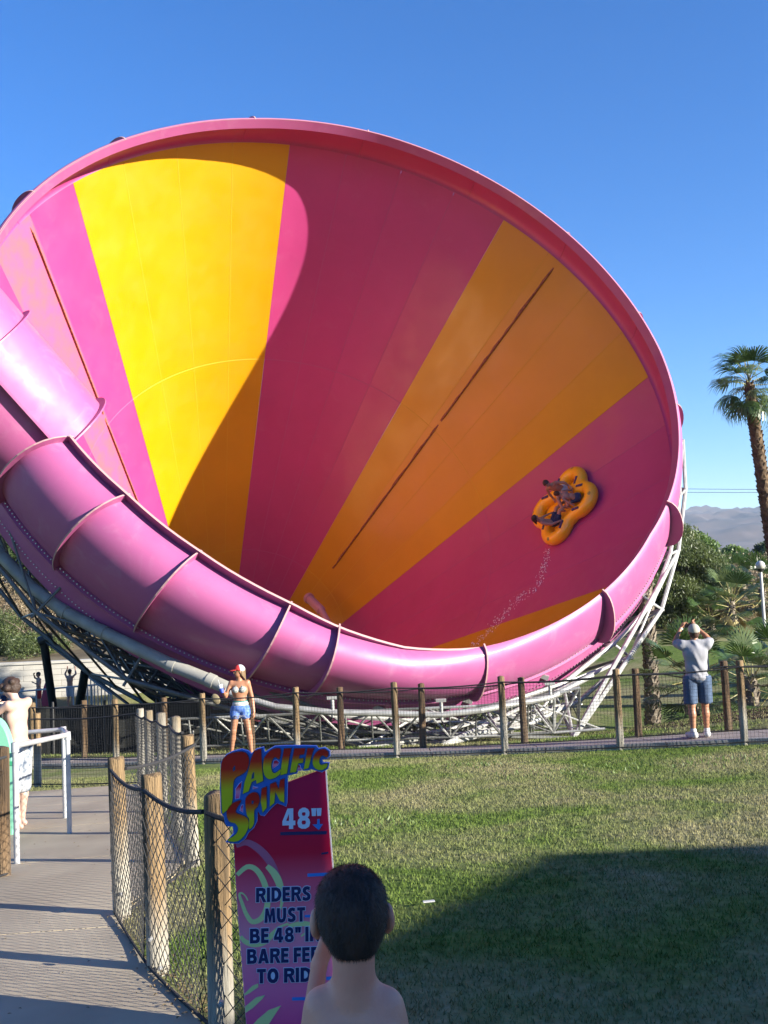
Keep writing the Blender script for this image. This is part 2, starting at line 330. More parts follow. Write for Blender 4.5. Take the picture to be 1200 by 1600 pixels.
def land_material():
    m = bpy.data.materials.new('lawn and desert ground'); m.use_nodes = True; n = m.node_tree; L = n.links; b = n.nodes['Principled BSDF']
    b.inputs['Roughness'].default_value = .95; b.inputs['Specular IOR Level'].default_value = .15
    geo = n.nodes.new('ShaderNodeNewGeometry')
    def noise_(s, d=5, dist=0.0, rough=.55):
        t = n.nodes.new('ShaderNodeTexNoise'); t.inputs['Scale'].default_value = s; t.inputs['Detail'].default_value = d; t.inputs['Distortion'].default_value = dist; t.inputs['Roughness'].default_value = rough
        L.new(geo.outputs['Position'], t.inputs[0]); return t.outputs['Fac']
    def ramp(fac, stops):
        if stops[-1][1] != (1, 1, 1): stops = [(p_, tuple(c * .7 for c in c_)) for p_, c_ in stops]
        r = n.nodes.new('ShaderNodeValToRGB'); e = r.color_ramp.elements
        e[0].position, e[0].color = stops[0][0], (*stops[0][1], 1); e[1].position, e[1].color = stops[-1][0], (*stops[-1][1], 1)
        for p_, c_ in stops[1:-1]:
            q = e.new(p_); q.color = (*c_, 1)
        L.new(fac, r.inputs[0]); return r.outputs[0]
    def mix(f, a, c, mode='MIX'):
        x = n.nodes.new('ShaderNodeMix'); x.data_type = 'RGBA'; x.blend_type = mode
        if isinstance(f, float): x.inputs[0].default_value = f
        else: L.new(f, x.inputs[0])
        L.new(a, x.inputs[6]); L.new(c, x.inputs[7]); return x.outputs[2]
    green = ramp(noise_(9, 6), ((.3, (.075, .130, .022)), (.55, (.150, .225, .045)), (.75, (.25, .31, .08))))
    dry = ramp(noise_(14, 6), ((.3, (.21, .20, .09)), (.55, (.33, .31, .155)), (.75, (.44, .40, .23))))
    patch = ramp(noise_(.42, 7, .6, .62), ((.41, (0, 0, 0)), (.60, (1, 1, 1))))
    lawn = mix(patch, green, dry)
    wild = ramp(noise_(.5, 8), ((.3, (.12, .09, .055)), (.5, (.24, .19, .12)), (.7, (.30, .25, .16))))
    sx = n.nodes.new('ShaderNodeSeparateXYZ'); L.new(geo.outputs['Position'], sx.inputs[0])
    mr = n.nodes.new('ShaderNodeMapRange'); mr.inputs[1].default_value = 47.5; mr.inputs[2].default_value = 53
    ad = n.nodes.new('ShaderNodeMath'); ad.operation = 'MULTIPLY_ADD'; ad.inputs[1].default_value = 7.0; L.new(noise_(.25, 3), ad.inputs[0]); L.new(sx.outputs[1], ad.inputs[2])
    L.new(ad.outputs[0], mr.inputs[0])
    out = mix(mr.outputs[0], lawn, wild); L.new(out, b.inputs['Base Color'])
    bn = n.nodes.new('ShaderNodeBump'); bn.inputs['Strength'].default_value = .5; bn.inputs['Distance'].default_value = .02; L.new(noise_(28, 5), bn.inputs['Height']); L.new(bn.outputs[0], b.inputs['Normal'])
    return m
M['land'] = land_material()
def axis(parts):
    o = []
    for a, b_, s in parts: o += list(np.arange(a, b_, s))
    return np.array(sorted(set(np.round(o, 4))))
xs = axis([(-14, 14.01, .35), (-60, -14, 2), (16, 61, 2), (-400, -60, 40), (100, 401, 40), (-7000, -400, 800), (800, 7001, 800)])
ys = axis([(-10, 24, .35), (24, 70, .8), (70, 140, 5), (140, 400, 40), (400, 7001, 600), (-200, -10, 20)])
XX, YY = np.meshgrid(xs, ys, indexing='ij'); ZZ = gz(XX.ravel(), YY.ravel())
V = np.c_[XX.ravel(), YY.ravel(), ZZ]; nx, ny = len(xs), len(ys)
ii, jj = np.meshgrid(np.arange(nx - 1), np.arange(ny - 1), indexing='ij'); a = (ii * ny + jj).ravel()
ground = mk('ground', V, np.c_[a, a + ny, a + ny + 1, a + 1], M['land'], smooth=True); tag(ground, 'grass lawn and open desert ground rolling away to the hills', kind='structure')

# distant ranges
M['rock'] = mat('desert rock', (0.17, 0.12, 0.10), .95, var=.6, scale=.010, col2=(.06, .05, .05), bump=.0, detail=12)
M['rock2'] = mat('dark desert rock', (0.13, 0.105, 0.08), .95, var=.6, scale=.03, col2=(.06, .05, .045), detail=10)
def ridge(name, y0, y1, x0, x1, nx, ny, hf, m, label):
    V = []; F = []
    for i in range(nx):
        for j in range(ny):
            x = lerp(x0, x1, i / (nx - 1)); y = lerp(y0, y1, j / (ny - 1)); V.append((x, y, hf(x, y, j / (ny - 1))))
    for i in range(nx - 1):
        for j in range(ny - 1): F.append((i * ny + j, (i + 1) * ny + j, (i + 1) * ny + j + 1, i * ny + j + 1))
    return tag(mk(name, V, F, m, smooth=True, angle=None), label, kind='structure')
def hfar(x, y, t):
    n_ = noise.fractal(Vector((x * .0011, y * .0016, 3)), .9, 2.1, 7)
    r_ = 1 - abs(noise.fractal(Vector((x * .0016, y * .0013, 9)), .8, 2.2, 6))
    return -5 + 262 * math.sin(min(1, t * 1.15) * PI * .5) ** 1.1 * (.72 + .13 * n_ + .22 * (r_ - .6) + .12 * noise.fractal(Vector((x * .007, y * .006, 1)), .8, 2.1, 5)) * (1 - sstep(.9, 1, t) * .9)
ridge('mountains', 1700, 4300, -5200, 5200, 520, 90, hfar, M['rock'], 'hazy brown desert mountains along the horizon')
def hnear(x, y, t):
    c_ = sstep(215, 520, x) + sstep(80, 500, -x - 150)
    n_ = noise.fractal(Vector((x * .006, y * .008, 5)), .9, 2.1, 6)
    return -4 + (44 * c_ + 4) * math.sin(t * PI) * (.9 + .25 * n_) 
ridge('hill', 640, 1100, -1500, 1500, 200, 34, hnear, M['rock2'], 'dark low hill in front of the far mountains')

# concrete ways, each laid as cast slabs with open joints
M['conc'] = mat('broomed concrete', (0.72, 0.60, 0.42), .9, var=.4, scale=.9, col2=(.50, .405, .285), bump=.07, bscale=140, detail=9)
M['conc2'] = mat('pinkish path concrete', (0.42, 0.36, 0.34), .9, var=.2, scale=1.3, bump=.3, bscale=60)
M['kerb'] = mat('pale kerb', (0.50, 0.49, 0.46), .85, var=.2, scale=3)
def poly_at(pl, y):
    for (y0, x0), (y1, x1) in zip(pl, pl[1:]):
        if y0 <= y <= y1: return lerp(x0, x1, (y - y0) / (y1 - y0))
    return pl[-1][1] if y > pl[-1][0] else pl[0][1]
def slab(parent, L_, R_, nm='slab', m=None, up=.03, th=.16):
    # L_, R_: lists of (x,y) along both sides
    k = 7; V = []; F = []
    for a, b in zip(L_, R_):
        for j in range(k):
            x, y = lerp(a[0], b[0], j / (k - 1)), lerp(a[1], b[1], j / (k - 1)); V.append((x, y, g(x, y) + up))
    n = len(L_); N = n * k
    V += [(x, y, z - th) for x, y, z in V]
    for i in range(n - 1):
        for j in range(k - 1):
            q = (i * k + j, i * k + j + 1, (i + 1) * k + j + 1, (i + 1) * k + j); F.append(q)
    def wall(a, b): F.append((a, a + N, b + N, b))
    for i in range(n - 1): wall((i + 1) * k, i * k); wall(i * k + k - 1, (i + 1) * k + k - 1)
    for j in range(k - 1): wall(j, j + 1); wall((n - 1) * k + j + 1, (n - 1) * k + j)
    return mk(nm, V, F, m or M['conc'], parent)
_nA, _nB = at(1164, 1165, 14.5), at(182, 1202, 17.9); _fA, _fB = at(1139, 1144, 16.25), at(116, 1185, 20.0)
def nearY(x): return _nA.y + (_nA.x - x) * (_nB.y - _nA.y) / (_nA.x - _nB.x)
def farY(x): return _fA.y + (_fA.x - x) * (_fB.y - _fA.y) / (_fA.x - _fB.x)
def bx_(px, py, Y): p = at(px, py, Y); return (p.x, p.y)
N1, N2, N3, NC = bx_(345, 1590, 4.25), bx_(247, 1522, 5.1), bx_(191, 1447, 6.3), bx_(301, 1350, 7.7)
ROW = [bx_(278, 1314, 9.3), bx_(255, 1276, 10.9), bx_(236, 1252, 12.7), bx_(221, 1230, 14.4)]
Rb = [(-4, .0), (3.4, N1[0] + .12), (4.25, N1[0] - .03), (5.1, N2[0] - .03), (6.3, N3[0] - .05), (7.65, NC[0] - .04)] + [(y, x - .03) for x, y in ROW[:-1]] + [(14.35, ROW[-1][0] - .03)]
Lb = [(-4, -5.0), (7.3, -5.0), (7.9, -6.6), (14.35, -8.0)]
entry = thing('entry_walk', 'pale broomed concrete walkway between the rope fences at lower left', 'walkway', (-2, 6, g(-2, 6))); entry['kind'] = 'structure'; del entry['category']
cuts = [-4, 1.2, 3.6, 6.0, 8.3, 10.4, 12.4, 14.35]
for y0, y1 in zip(cuts, cuts[1:]):
    rows = list(np.linspace(y0 + .008, y1 - .008, max(4, int((y1 - y0) / .35)))); mid = [lerp(poly_at(Lb, y), poly_at(Rb, y), .42) for y in rows]
    slab(entry, [(poly_at(Lb, y), y) for y in rows], [(x - .008, y) for x, y in zip(mid, rows)])
    slab(entry, [(x + .008, y) for x, y in zip(mid, rows)], [(poly_at(Rb, y), y) for y in rows])
walk = thing('cross_path', 'narrow pinkish concrete path with pale kerb between two rope fences', 'path', (0, 17, g(0, 17))); walk['kind'] = 'structure'; del walk['category']
xx = list(np.arange(-11.3, 12.5, 1.7))
for a, b in zip(xx, xx[1:]):
    rr = list(np.linspace(a + .008, b - .008, 5))
    slab(walk, [(x, nearY(x) + .13) for x in rr], [(x, farY(x) - .08) for x in rr], m=M['conc2'])
    slab(walk, [(x, nearY(x) - .03) for x in rr], [(x, nearY(x) + .115) for x in rr], 'kerb', M['kerb'], up=.085, th=.2)

# mown grass blades near the viewer, and broad-leaved weeds
def blades(n, region, h, w, name, label, m, dens=None, tuft=1):
    V = np.zeros((n, 3, 3)); k = 0; P = []
    while k < n:
        c = region(40000)
        c = c[:n - k]; P.append(c); k += len(c)
    P = np.concatenate(P)[:n]; z = gz(P[:, 0], P[:, 1])
    ang = rng.uniform(0, 2 * PI, n); lean = rng.normal(0, .5, (n, 2)); hh = h * rng.uniform(.5, 1.25, n); ww = w * rng.uniform(.6, 1.3, n)
    V[:, 0] = np.c_[P[:, 0] - np.cos(ang) * ww, P[:, 1] - np.sin(ang) * ww, z - .004]; V[:, 1] = np.c_[P[:, 0] + np.cos(ang) * ww, P[:, 1] + np.sin(ang) * ww, z - .004]
    V[:, 2] = np.c_[P[:, 0] + lean[:, 0] * hh, P[:, 1] + lean[:, 1] * hh, z + hh]
    me = bpy.data.meshes.new(name); me.vertices.add(3 * n); me.vertices.foreach_set('co', V.ravel()); me.loops.add(3 * n); me.loops.foreach_set('vertex_index', np.arange(3 * n))
    me.polygons.add(n); me.polygons.foreach_set('loop_start', np.arange(n) * 3); me.polygons.foreach_set('loop_total', np.full(n, 3)); me.update(); me.validate()
    me.materials.append(m); o = bpy.data.objects.new(name, me); COL.objects.link(o); return tag(o, label, kind='stuff')
def lawn_region(k):
    t = rng.uniform(0, 1, k) ** 1.15; y = 3.4 + 12.9 * t; x = rng.uniform(-8, 7.5, k)
    rb = np.interp(y, [a for a, _ in Rb], [b for _, b in Rb]) + .05
    ok = (x > rb) & (y < nearY(x) - .08) & (x < .45 * y + .8)
    ok2 = (y > 14.4) & (x > -8) & (y < nearY(x) - .08)
    s = ok | ok2; return np.c_[x, y][s]
blades(190000, lawn_region, .027, .0042, 'lawn_grass', 'short patchy green and straw mown grass of the near lawn', M['land'])
def far_region(k):
    y = rng.uniform(16, 30, k); x = rng.uniform(-9, 12, k); s = (y > farY(x) + .1) & (x < .42 * y + 1); return np.c_[x, y][s]
blades(50000, far_region, .05, .008, 'far_lawn_grass', 'taller green grass beyond the cross path', M['land'])
def weed_region(k):
    cs = [(2.2, 12.6, 1.2, .35), (4.2, 12.8, 1.1, .4), (-.35, 9.3, .7, .22), (1.0, 14.2, .5, .2)]
    o = []
    for _ in range(400):
        c = cs[rnd.randrange(4)]; o.append((rnd.gauss(c[0], c[2] * .6), rnd.gauss(c[1], c[3])))
    return np.array(o)
blades(900, weed_region, .04, .013, 'weeds', 'pale broad-leaved weeds scattered in the lawn', M['leaf_bright'])
for px, py, Y in ((646, 1450, 0), (1045, 1190, 0)): pass
pc = at(645, 1450, 1.0); 
MB().box((-.035, -.012, 0), (.035, .012, .006), Matrix.Translation((.165, 6.05, g(.165, 6.05) + .03)) @ Matrix.Rotation(.2, 4, 'Z')).out('paper_scrap', M['white_cloth'])
tag(bpy.data.objects['paper_scrap'], 'tiny white scrap of paper lying on the lawn right of the boy', 'litter')

# dry leaves blown against the fence foot
lv = []; lf = []
for i in range(420):
    seg = rnd.choice(((N3, N2), (N2, N1), (N3, NC), (N2, N1))); t_ = rnd.random(); x = lerp(seg[0][0], seg[1][0], t_) + rnd.gauss(.02, .05) - abs(rnd.gauss(0, .03)); y = lerp(seg[0][1], seg[1][1], t_) + rnd.gauss(0, .03); z = g(x, y) + .036 + rnd.random() * .01
    a_ = rnd.uniform(0, 6.3); l_ = rnd.uniform(.007, .019); w_ = l_ * .45; c_, s_ = math.cos(a_), math.sin(a_); n_ = len(lv)
    lv += [(x - c_ * l_, y - s_ * l_, z), (x + s_ * w_, y - c_ * w_, z + .004), (x + c_ * l_, y + s_ * l_, z + .002), (x - s_ * w_, y + c_ * w_, z + .005)]; lf.append((n_, n_ + 1, n_ + 2, n_ + 3))
for i in range(160):
    x = rnd.uniform(-3.5, -.8); y = rnd.uniform(4.0, 12); z = g(x, y) + .034
    if x > poly_at(Rb, y) - .03: continue
    a_ = rnd.uniform(0, 6.3); l_ = rnd.uniform(.005, .013); w_ = l_ * .5; c_, s_ = math.cos(a_), math.sin(a_); n_ = len(lv)
    lv += [(x - c_ * l_, y - s_ * l_, z), (x + s_ * w_, y - c_ * w_, z + .003), (x + c_ * l_, y + s_ * l_, z + .001), (x - s_ * w_, y + c_ * w_, z + .004)]; lf.append((n_, n_ + 1, n_ + 2, n_ + 3))
tag(mk('fallen_leaves', lv, lf, mat('dry fallen leaf', (.34, .24, .11), .8, var=.6, scale=20)), 'small dry leaves lying along the foot of the rope fence and on the walkway', kind='stuff')
# ------------------------------------------------------------------ the giant funnel
FC = Vector((-.43415161, 25.26848444, 9.27844595)); FN = Vector((.29508593, -.81596102, .49712364)).normalized()
FU = Vector((-.94383942, -.32986828, .01881641)).normalized(); FV = FN.cross(FU).normalized()
if FV.z < 0: FV = -FV
FL, H1, R1 = 24.665, 1.243, 9.476
def fp(r, h, a, t=0.0):
    a = math.radians(a); e = FU * math.cos(a) + FV * math.sin(a); q = FV * math.cos(a) - FU * math.sin(a)
    return FC - FN * h + e * r - q * t
def cone_r(h): return R1 * (FL - h) / (FL - H1)
fun = thing('funnel_slide', 'giant tilted pink and yellow striped funnel water slide', 'water slide', (FC.x - 2, FC.y + 6, g(FC.x - 2, FC.y + 6)))
RINGS = [H1, 8.15, 15.9, 18.4]; A0 = 43.3; STEP = 11.25
def cone_panel(a0, a1, h0, h1, m, th=.05, lift=0.0):
    na, nh = 4, 5; V = []; F = []
    for s in (0, 1):
        for i in range(na + 1):
            for j in range(nh + 1):
                h = lerp(h0, h1, j / nh); V.append(fp(cone_r(h) + s * th - lift, h, lerp(a0, a1, i / na)))
    N = (na + 1) * (nh + 1); w = nh + 1
    for i in range(na):
        for j in range(nh):
            q = (i * w + j, i * w + j + 1, (i + 1) * w + j + 1, (i + 1) * w + j); F.append(q); F.append(tuple(N + x for x in reversed(q)))
    for i in range(na):
        for j in (0, nh): a_, b_ = i * w + j, (i + 1) * w + j; F.append((a_, b_, b_ + N, a_ + N))
    for j in range(nh):
        for i in (0, na): a_, b_ = i * w + j, i * w + j + 1; F.append((a_, b_, b_ + N, a_ + N))
    return mk('cone_panel', V, F, [m, M['pink_out']], fun, True)
for rI in range(3):
    for k in range(32):
        a0 = A0 + k * STEP; yel = (k // 4) % 2 == 0
        h0, h1 = RINGS[rI], RINGS[rI + 1]; dg = .006 / max(2.5, cone_r(h1)) * 57
        m = M['yellow'] if yel else M['pink']
        if k == 30 and rI < 2: m = M['stain']     # worn panel below the left lap
        if k == 28 and rI < 2: m = M['pink']
        o = cone_panel(a0 + dg * .5, a0 + STEP - dg * .5, h0 + .004, h1 - .004, m)
        me = o.data; nrm_in = []
        for pgi, pg in enumerate(me.polygons):
            c = pg.center; 
        me.polygons.foreach_set('material_index', [1 if (i % 2 == 1 and i < 40) else 0 for i in range(len(me.polygons))])
        me.polygons.foreach_set('use_smooth', [i < 40 for i in range(len(me.polygons))])
# seams: thin proud filler lines
def cone_strip(a, h0, h1, w, d, name, m, n=14, base=.0):
    V = []; F = []
    for j in range(n + 1):
        h = lerp(h0, h1, j / n); r = cone_r(h)
        for t, dr in ((-w, base), (-w * .8, -d), (w * .8, -d), (w, base)): V.append(fp(r + dr - .001, h, a, t))
    for j in range(n):
        for q in range(3): F.append((j * 4 + q, j * 4 + q + 1, j * 4 + q + 5, j * 4 + q + 4))
    return mk(name, V, F, m, fun, False)
for k in range(32):
    if k in (0, 4, 8, 12, 16, 20, 24, 28): 
        continue
    a = A0 + k * STEP; yel = (k // 4) % 2 == 0
    cone_strip(a, H1 + .1, 18.3, .012, .004, 'seam', M['seamy'] if yel else M['seamp'])
for hh in (8.15, 15.9):
    for k in range(0, 32, 4):
        V = []; F = []; n = 24; r = cone_r(hh); yel = (k // 4) % 2 == 0
        for i in range(n + 1):
            a = A0 + k * STEP + 45 * i / n
            for dh, dr in ((-.014, 0), (-.010, -.004), (.010, -.004), (.014, 0)): V.append(fp(cone_r(hh + dh) + dr - .001, hh + dh, a))
        for i in range(n):
            for q in range(3): F.append((i * 4 + q, i * 4 + q + 1, i * 4 + q + 5, i * 4 + q + 4))
        mk('ring_seam', V, F, M['seamy'] if yel else M['seamp'], fun)
# lapped joints that stand proud like a step
for a in (31.0, 147.3):
    for h0, h1 in ((H1 + .25, 7.72), (7.88, 15.1)):
        V = []; F = []; n = 26
        for j in range(n + 1):
            h = lerp(h0, h1, j / n); r = cone_r(h); k = sstep(0, .05, j / n) * sstep(0, .04, 1 - j / n); w = .011 + .008 * (noise.noise(Vector((h * 3, a, 0))))
            for t, dr in ((-w, .0), (-w, -.07 * k), (w, -.07 * k), (w * 6, .0)): V.append(fp(r + dr - .002, h, a, t if a > 90 else -t))
        for j in range(n):
            for q in range(3): F.append((j * 4 + q, j * 4 + q + 1, j * 4 + q + 5, j * 4 + q + 4))
        mk('lap_joint', V, F, M['ridge'], fun)
# rim: a C-shaped trough all round; joint angle -> (lip angle shift, lip radius, lip depth, bulge)
_T = [(-181, -.0, 9.10, 0, .2), (-165, 0, 9.02, 0, .2), (-150, 0, 8.96, 0, .2), (-136, 0, 8.87, 0, .15), (-114, 0, 8.98, 0, .24), (-98, 0, 9.08, -.04, .34), (-85, -.5, 9.06, -.2, .45),
      (-75, -1.2, 8.92, -.4, .52), (-67, -2.4, 8.70, -.45, .58), (-52, -3.5, 8.45, -.55, .62), (-39, -3.5, 8.31, -.6, .64), (-27, -3.0, 8.32, -.6, .66), (-18, -2, 8.7, -.4, .5), (-4, 0, 9.12, 0, .15), (17, 0, 9.12, 0, .2),
      (42, 0, 8.96, 0, .2), (61, 0, 8.87, 0, .2), (79, 0, 8.87, 0, .2), (105, 0, 9.04, 0, .2), (133, 0, 9.08, 0, .2), (160, 0, 9.07, 0, .2), (181, 0, 9.10, 0, .2)]
_Ta = [t[0] for t in _T]
def rimpar(a):
    a = ((a + 180) % 360) - 180
    return [float(np.interp(a, _Ta, [t[i] for t in _T])) for i in (1, 2, 3, 4)]
def rimprof(a, n=12, off=0.0, kmin=0):
    da, rl, hl, kb = rimpar(a); kb = max(kb, kmin); P0 = Vector((rl, hl)); P3 = Vector((R1, H1)); d = P3 - P0; L = d.length; nn = Vector((d.y, -d.x)).normalized()
    P1 = P0 + nn * kb * L * .50; P2 = P3 + nn * kb * L; wb = sstep(.22, .60, kb) if not kmin or kb > .47 else 0; P1 = P1.lerp(Vector((rl + .8, hl - .45)), wb); P2 = P2.lerp(Vector((9.86, -.05)), wb); o = []
    for i in range(n + 1):
        t = i / n; p = P0 * (1 - t) ** 3 + 3 * P1 * t * (1 - t) ** 2 + 3 * P2 * t * t * (1 - t) + P3 * t ** 3
        tg = (-3 * P0 * (1 - t) ** 2 + 3 * P1 * ((1 - t) ** 2 - 2 * t * (1 - t)) + 3 * P2 * (2 * t * (1 - t) - t * t) + 3 * P3 * t * t)
        nr = Vector((tg.y, -tg.x)); nr = nr.normalized() if nr.length > 1e-6 else nn
        p = p + nr * off; s = t
        o.append((p.x, p.y, a + da * (1 - t)))
    return o
def rim_shell(a0, a1, nseg):
    V = []; F = []; n = 12
    for s, off in ((0, 0), (1, .035)):
        for i in range(nseg + 1):
            for r, h, a in rimprof(lerp(a0, a1, i / nseg), n, off): V.append(fp(r, h, a))
    w = n + 1; N = (nseg + 1) * w
    for i in range(nseg):
        for j in range(n):
            q = (i * w + j, i * w + j + 1, (i + 1) * w + j + 1, (i + 1) * w + j); F.append(q); F.append(tuple(N + x for x in reversed(q)))
    nf = len(F)
    for i in range(nseg):
        for j in (0, n): F.append((i * w + j, (i + 1) * w + j, (i + 1) * w + j + N, i * w + j + N))
    for j in range(n):
        for i in (0, nseg): F.append((i * w + j, i * w + j + 1, i * w + j + 1 + N, i * w + j + N))
    o = mk('rim_trough', V, F, [M['pink'], M['pink_out']], fun, True)
    o.data.polygons.foreach_set('material_index', [1 if (i % 2 == 1 and i < nf) else 0 for i in range(len(F))]); o.data.polygons.foreach_set('use_smooth', [i < nf for i in range(len(F))])
RIBS = [-27, -39, -52, -67, -75, -97, -120, -144, -168, -190.5, -213, -235, -258, -281, -308.4, -331]
for i, a in enumerate(RIBS):
    b = RIBS[i + 1] if i + 1 < len(RIBS) else RIBS[0] - 360
    rim_shell(a - .03, (b if i + 1 < len(RIBS) else -348) + .03, max(6, int((a - b) / 1.6)))
    # radial flange pair between two trough pieces
    V = []; F = []; n = 14
    for s in (-1, 1):
        pi = rimprof(a, n, .02); po = rimprof(a, n, .19 if a > -90 else (.13 if a > -150 else .03), .40 if a < -150 else .46)
        for (r, h, aa), (r2, h2, a2) in zip(pi, po): V.append(fp(r, h, aa, s * .016)); V.append(fp(r2, h2, a2, s * .016))
    N = (n + 1) * 2
    for j in range(n):
        q = (2 * j, 2 * j + 1, 2 * j + 3, 2 * j + 2); F.append(q); F.append(tuple(N + x for x in reversed(q)))
        F.append((2 * j + 1, 2 * j + 1 + N, 2 * j + 3 + N, 2 * j + 3))
    mk('flange', V, F, M['pink_out'], fun)
    V = []; F = []
    for (r, h, aa), (r2, h2, a2) in zip(rimprof(a, n, .188 if a > -90 else (.128 if a > -150 else .028), .40 if a < -150 else .46), rimprof(a, n, .194 if a > -90 else (.134 if a > -150 else .034), .40 if a < -150 else .46)):
        for rr, hh, ab, s in ((r, h, aa, -.017), (r2, h2, a2, -.017), (r2, h2, a2, .017), (r, h, aa, .017)): V.append(fp(rr, hh, ab, s))
    for j in range(n):
        for q in range(4): F.append((4 * j + q, 4 * j + (q + 1) % 4, 4 * j + 4 + (q + 1) % 4, 4 * j + 4 + q))
    mk('flange_edge', V, F, M['flange'], fun)
# lip: a narrow shelf standing out along the mouth with a pale edge, and the bolted joint flange behind the trough
def rim_ring(prof, name, m, a0=-27, a1=-348, n=150, bottom=True):
    V = []; F = []; k = None
    for i in range(n + 1):
        P = prof(lerp(a0, a1, i / n)); k = len(P); V += P
    for i in range(n):
        for q in range(k): F.append((i * k + q, i * k + (q + 1) % k, (i + 1) * k + (q + 1) % k, (i + 1) * k + q))
    return mk(name, V, F, m, fun, True)
def lipprof(w0, w1, th):
    def f(a):
        da, rl, hl, kb = rimpar(a); s = sstep(-100, -60, ((a + 180) % 360) - 180) * (1 - sstep(-25, -5, ((a + 180) % 360) - 180)); wi = lerp(.055, 1.0, s)
        o = []
        for dh, dr in ((w0, 0), (w1 * wi, th * .3), (w1 * wi, th), (w0, th)): o.append(fp(rl + dr - .01, hl - dh, a + da))
        return o
    return f
rim_ring(lipprof(-.02, .27, .03), 'lip_shelf', M['pink_out'])
def edgeprof(a):
    da, rl, hl, kb = rimpar(a); s = sstep(-100, -60, ((a + 180) % 360) - 180) * (1 - sstep(-25, -5, ((a + 180) % 360) - 180)); w = lerp(.055, 1.0, s) * .27
    return [fp(rl - .016, hl - w - .001, a + da), fp(rl - .016, hl - w - .012, a + da), fp(rl + .03, hl - w - .012, a + da), fp(rl + .03, hl - w - .001, a + da)]
rim_ring(edgeprof, 'lip_edge', M['flange'])
rim_ring(lambda a: [fp(R1 + .04, H1 - .03, a), fp(R1 + .17, H1 - .03, a), fp(R1 + .17, H1 + .03, a), fp(R1 + .04, H1 + .03, a)], 'joint_flange', M['pink_out'])
bm_ = MB()
for i in range(340):
    a = -186 + i * .6
    for rr in (R1 + .10,):
        p = fp(rr, H1 - .045, a); bm_.box((-.012, -.012, -.012), (.012, .012, .012), Matrix.Translation(p))
b_ = bm_.out('bolts', M['bolt'], fun); b_['kind'] = 'stuff'
rim_ring(lambda a: [fp(rimpar(a)[1] - .015, -.02 + rimpar(a)[2], a + rimpar(a)[0]), fp(rimpar(a)[1] - .05, .26 + rimpar(a)[2], a + rimpar(a)[0]), fp(rimpar(a)[1] - .02, .27 + rimpar(a)[2], a + rimpar(a)[0]), fp(rimpar(a)[1] + .015, -.02 + rimpar(a)[2], a + rimpar(a)[0])], 'lip_band', M['pink_out'], a0=-92, a1=-350)
def skirt(a):
    a_ = ((a + 180) % 360) - 180; w = sstep(-190, -150, a) * 1.0; e = lerp(.25, 1, w)
    return [fp(R1 + .03, H1 + .02, a), fp(R1 + .03 + .30 * e, H1 + .72, a), fp(R1 + .30 * e, H1 + .74, a), fp(R1, H1 + .04, a)]
rim_ring(skirt, 'lower_skirt', M['pink_out'], a0=4, a1=-215, n=120)
bm_ = MB()
for i in range(330):
    a = -2 - i * .6; e = lerp(.25, 1, sstep(-190, -150, a)); p = fp(R1 + .05 + .20 * e, H1 + .48, a); bm_.box((-.011, -.011, -.011), (.011, .011, .011), Matrix.Translation(p))
b_ = bm_.out('skirt_bolts', M['bolt'], fun); b_['kind'] = 'stuff'
# outer stiffening ribs on the cone shell
for hh in (3.4, 5.8, 8.15, 11.2, 15.9):
    rim_ring(lambda a, hh=hh: [fp(cone_r(hh) + .05, hh - .03, a), fp(cone_r(hh) + .17, hh - .03, a), fp(cone_r(hh) + .17, hh + .03, a), fp(cone_r(hh) + .05, hh + .03, a)], 'shell_rib', M['pink_out'], n=96)
# end tube behind the narrow mouth
V = []; F = []; n = 40
for s, th in ((0, 0), (1, .05)):
    for j, h in enumerate((18.4, 18.7, 19.0)):
        for i in range(n): V.append(fp(cone_r(18.4) + th, h, 360 * i / n))
for s in (0, 1):
    for j in range(2):
        for i in range(n):
            q = (s * 3 * n + j * n + i, s * 3 * n + j * n + (i + 1) % n, s * 3 * n + (j + 1) * n + (i + 1) % n, s * 3 * n + (j + 1) * n + i); F.append(q if s == 0 else q[::-1])
mk('exit_tube', V, F, M['pink'], fun, True)
# closed tube that brings the riders in over the left edge
TR = 1.45
_fd = ray(75, 694).normalized(); _wi = cR * -.671 + cU * .741; _wi = (_wi - _fd * _wi.dot(_fd)).normalized(); _be = math.radians(11)
tdir = (_wi * math.cos(_be) - _fd * math.sin(_be)).normalized(); TCW = CAM + ray(75, 694) * 22.25
_e1 = cR * .741 + cU * .671; _e1 = (_e1 - tdir * _e1.dot(tdir)).normalized(); _e2 = tdir.cross(_e1).normalized()
if _e2.dot(_fd) > 0: _e2 = -_e2            # towards the path
def tubept(s, ang, rad):
    return TCW + _e1 * (rad * math.cos(ang)) + _e2 * (rad * math.sin(ang)) + tdir * s
tl = [0, .05, 2.35, 2.36, 4.7, 4.71, 7.2, 7.21, 9.8, 12.4]
def tube_part(s0, s1, a0, a1, name='entry_tube', n=28):
    V = []; F = []; k = n + 1
    for sgn, th in ((0, 0), (1, .04)):
        for s in (s0, s1):
            for i in range(k): V.append(tubept(s, lerp(a0, a1, i / n), TR - .04 + th))
    for sgn in (0, 1):
        for i in range(n):
            q = (sgn * 2 * k + i, sgn * 2 * k + i + 1, sgn * 2 * k + k + i + 1, sgn * 2 * k + k + i); F.append(q if sgn == 0 else q[::-1])
    F += [(i, i + 1, 2 * k + i + 1, 2 * k + i) for i in range(n)] + [(k + i, k + i + 1, 3 * k + i + 1, 3 * k + i) for i in range(n)]
    return mk(name, V, F, M['pink_out'], fun, True)
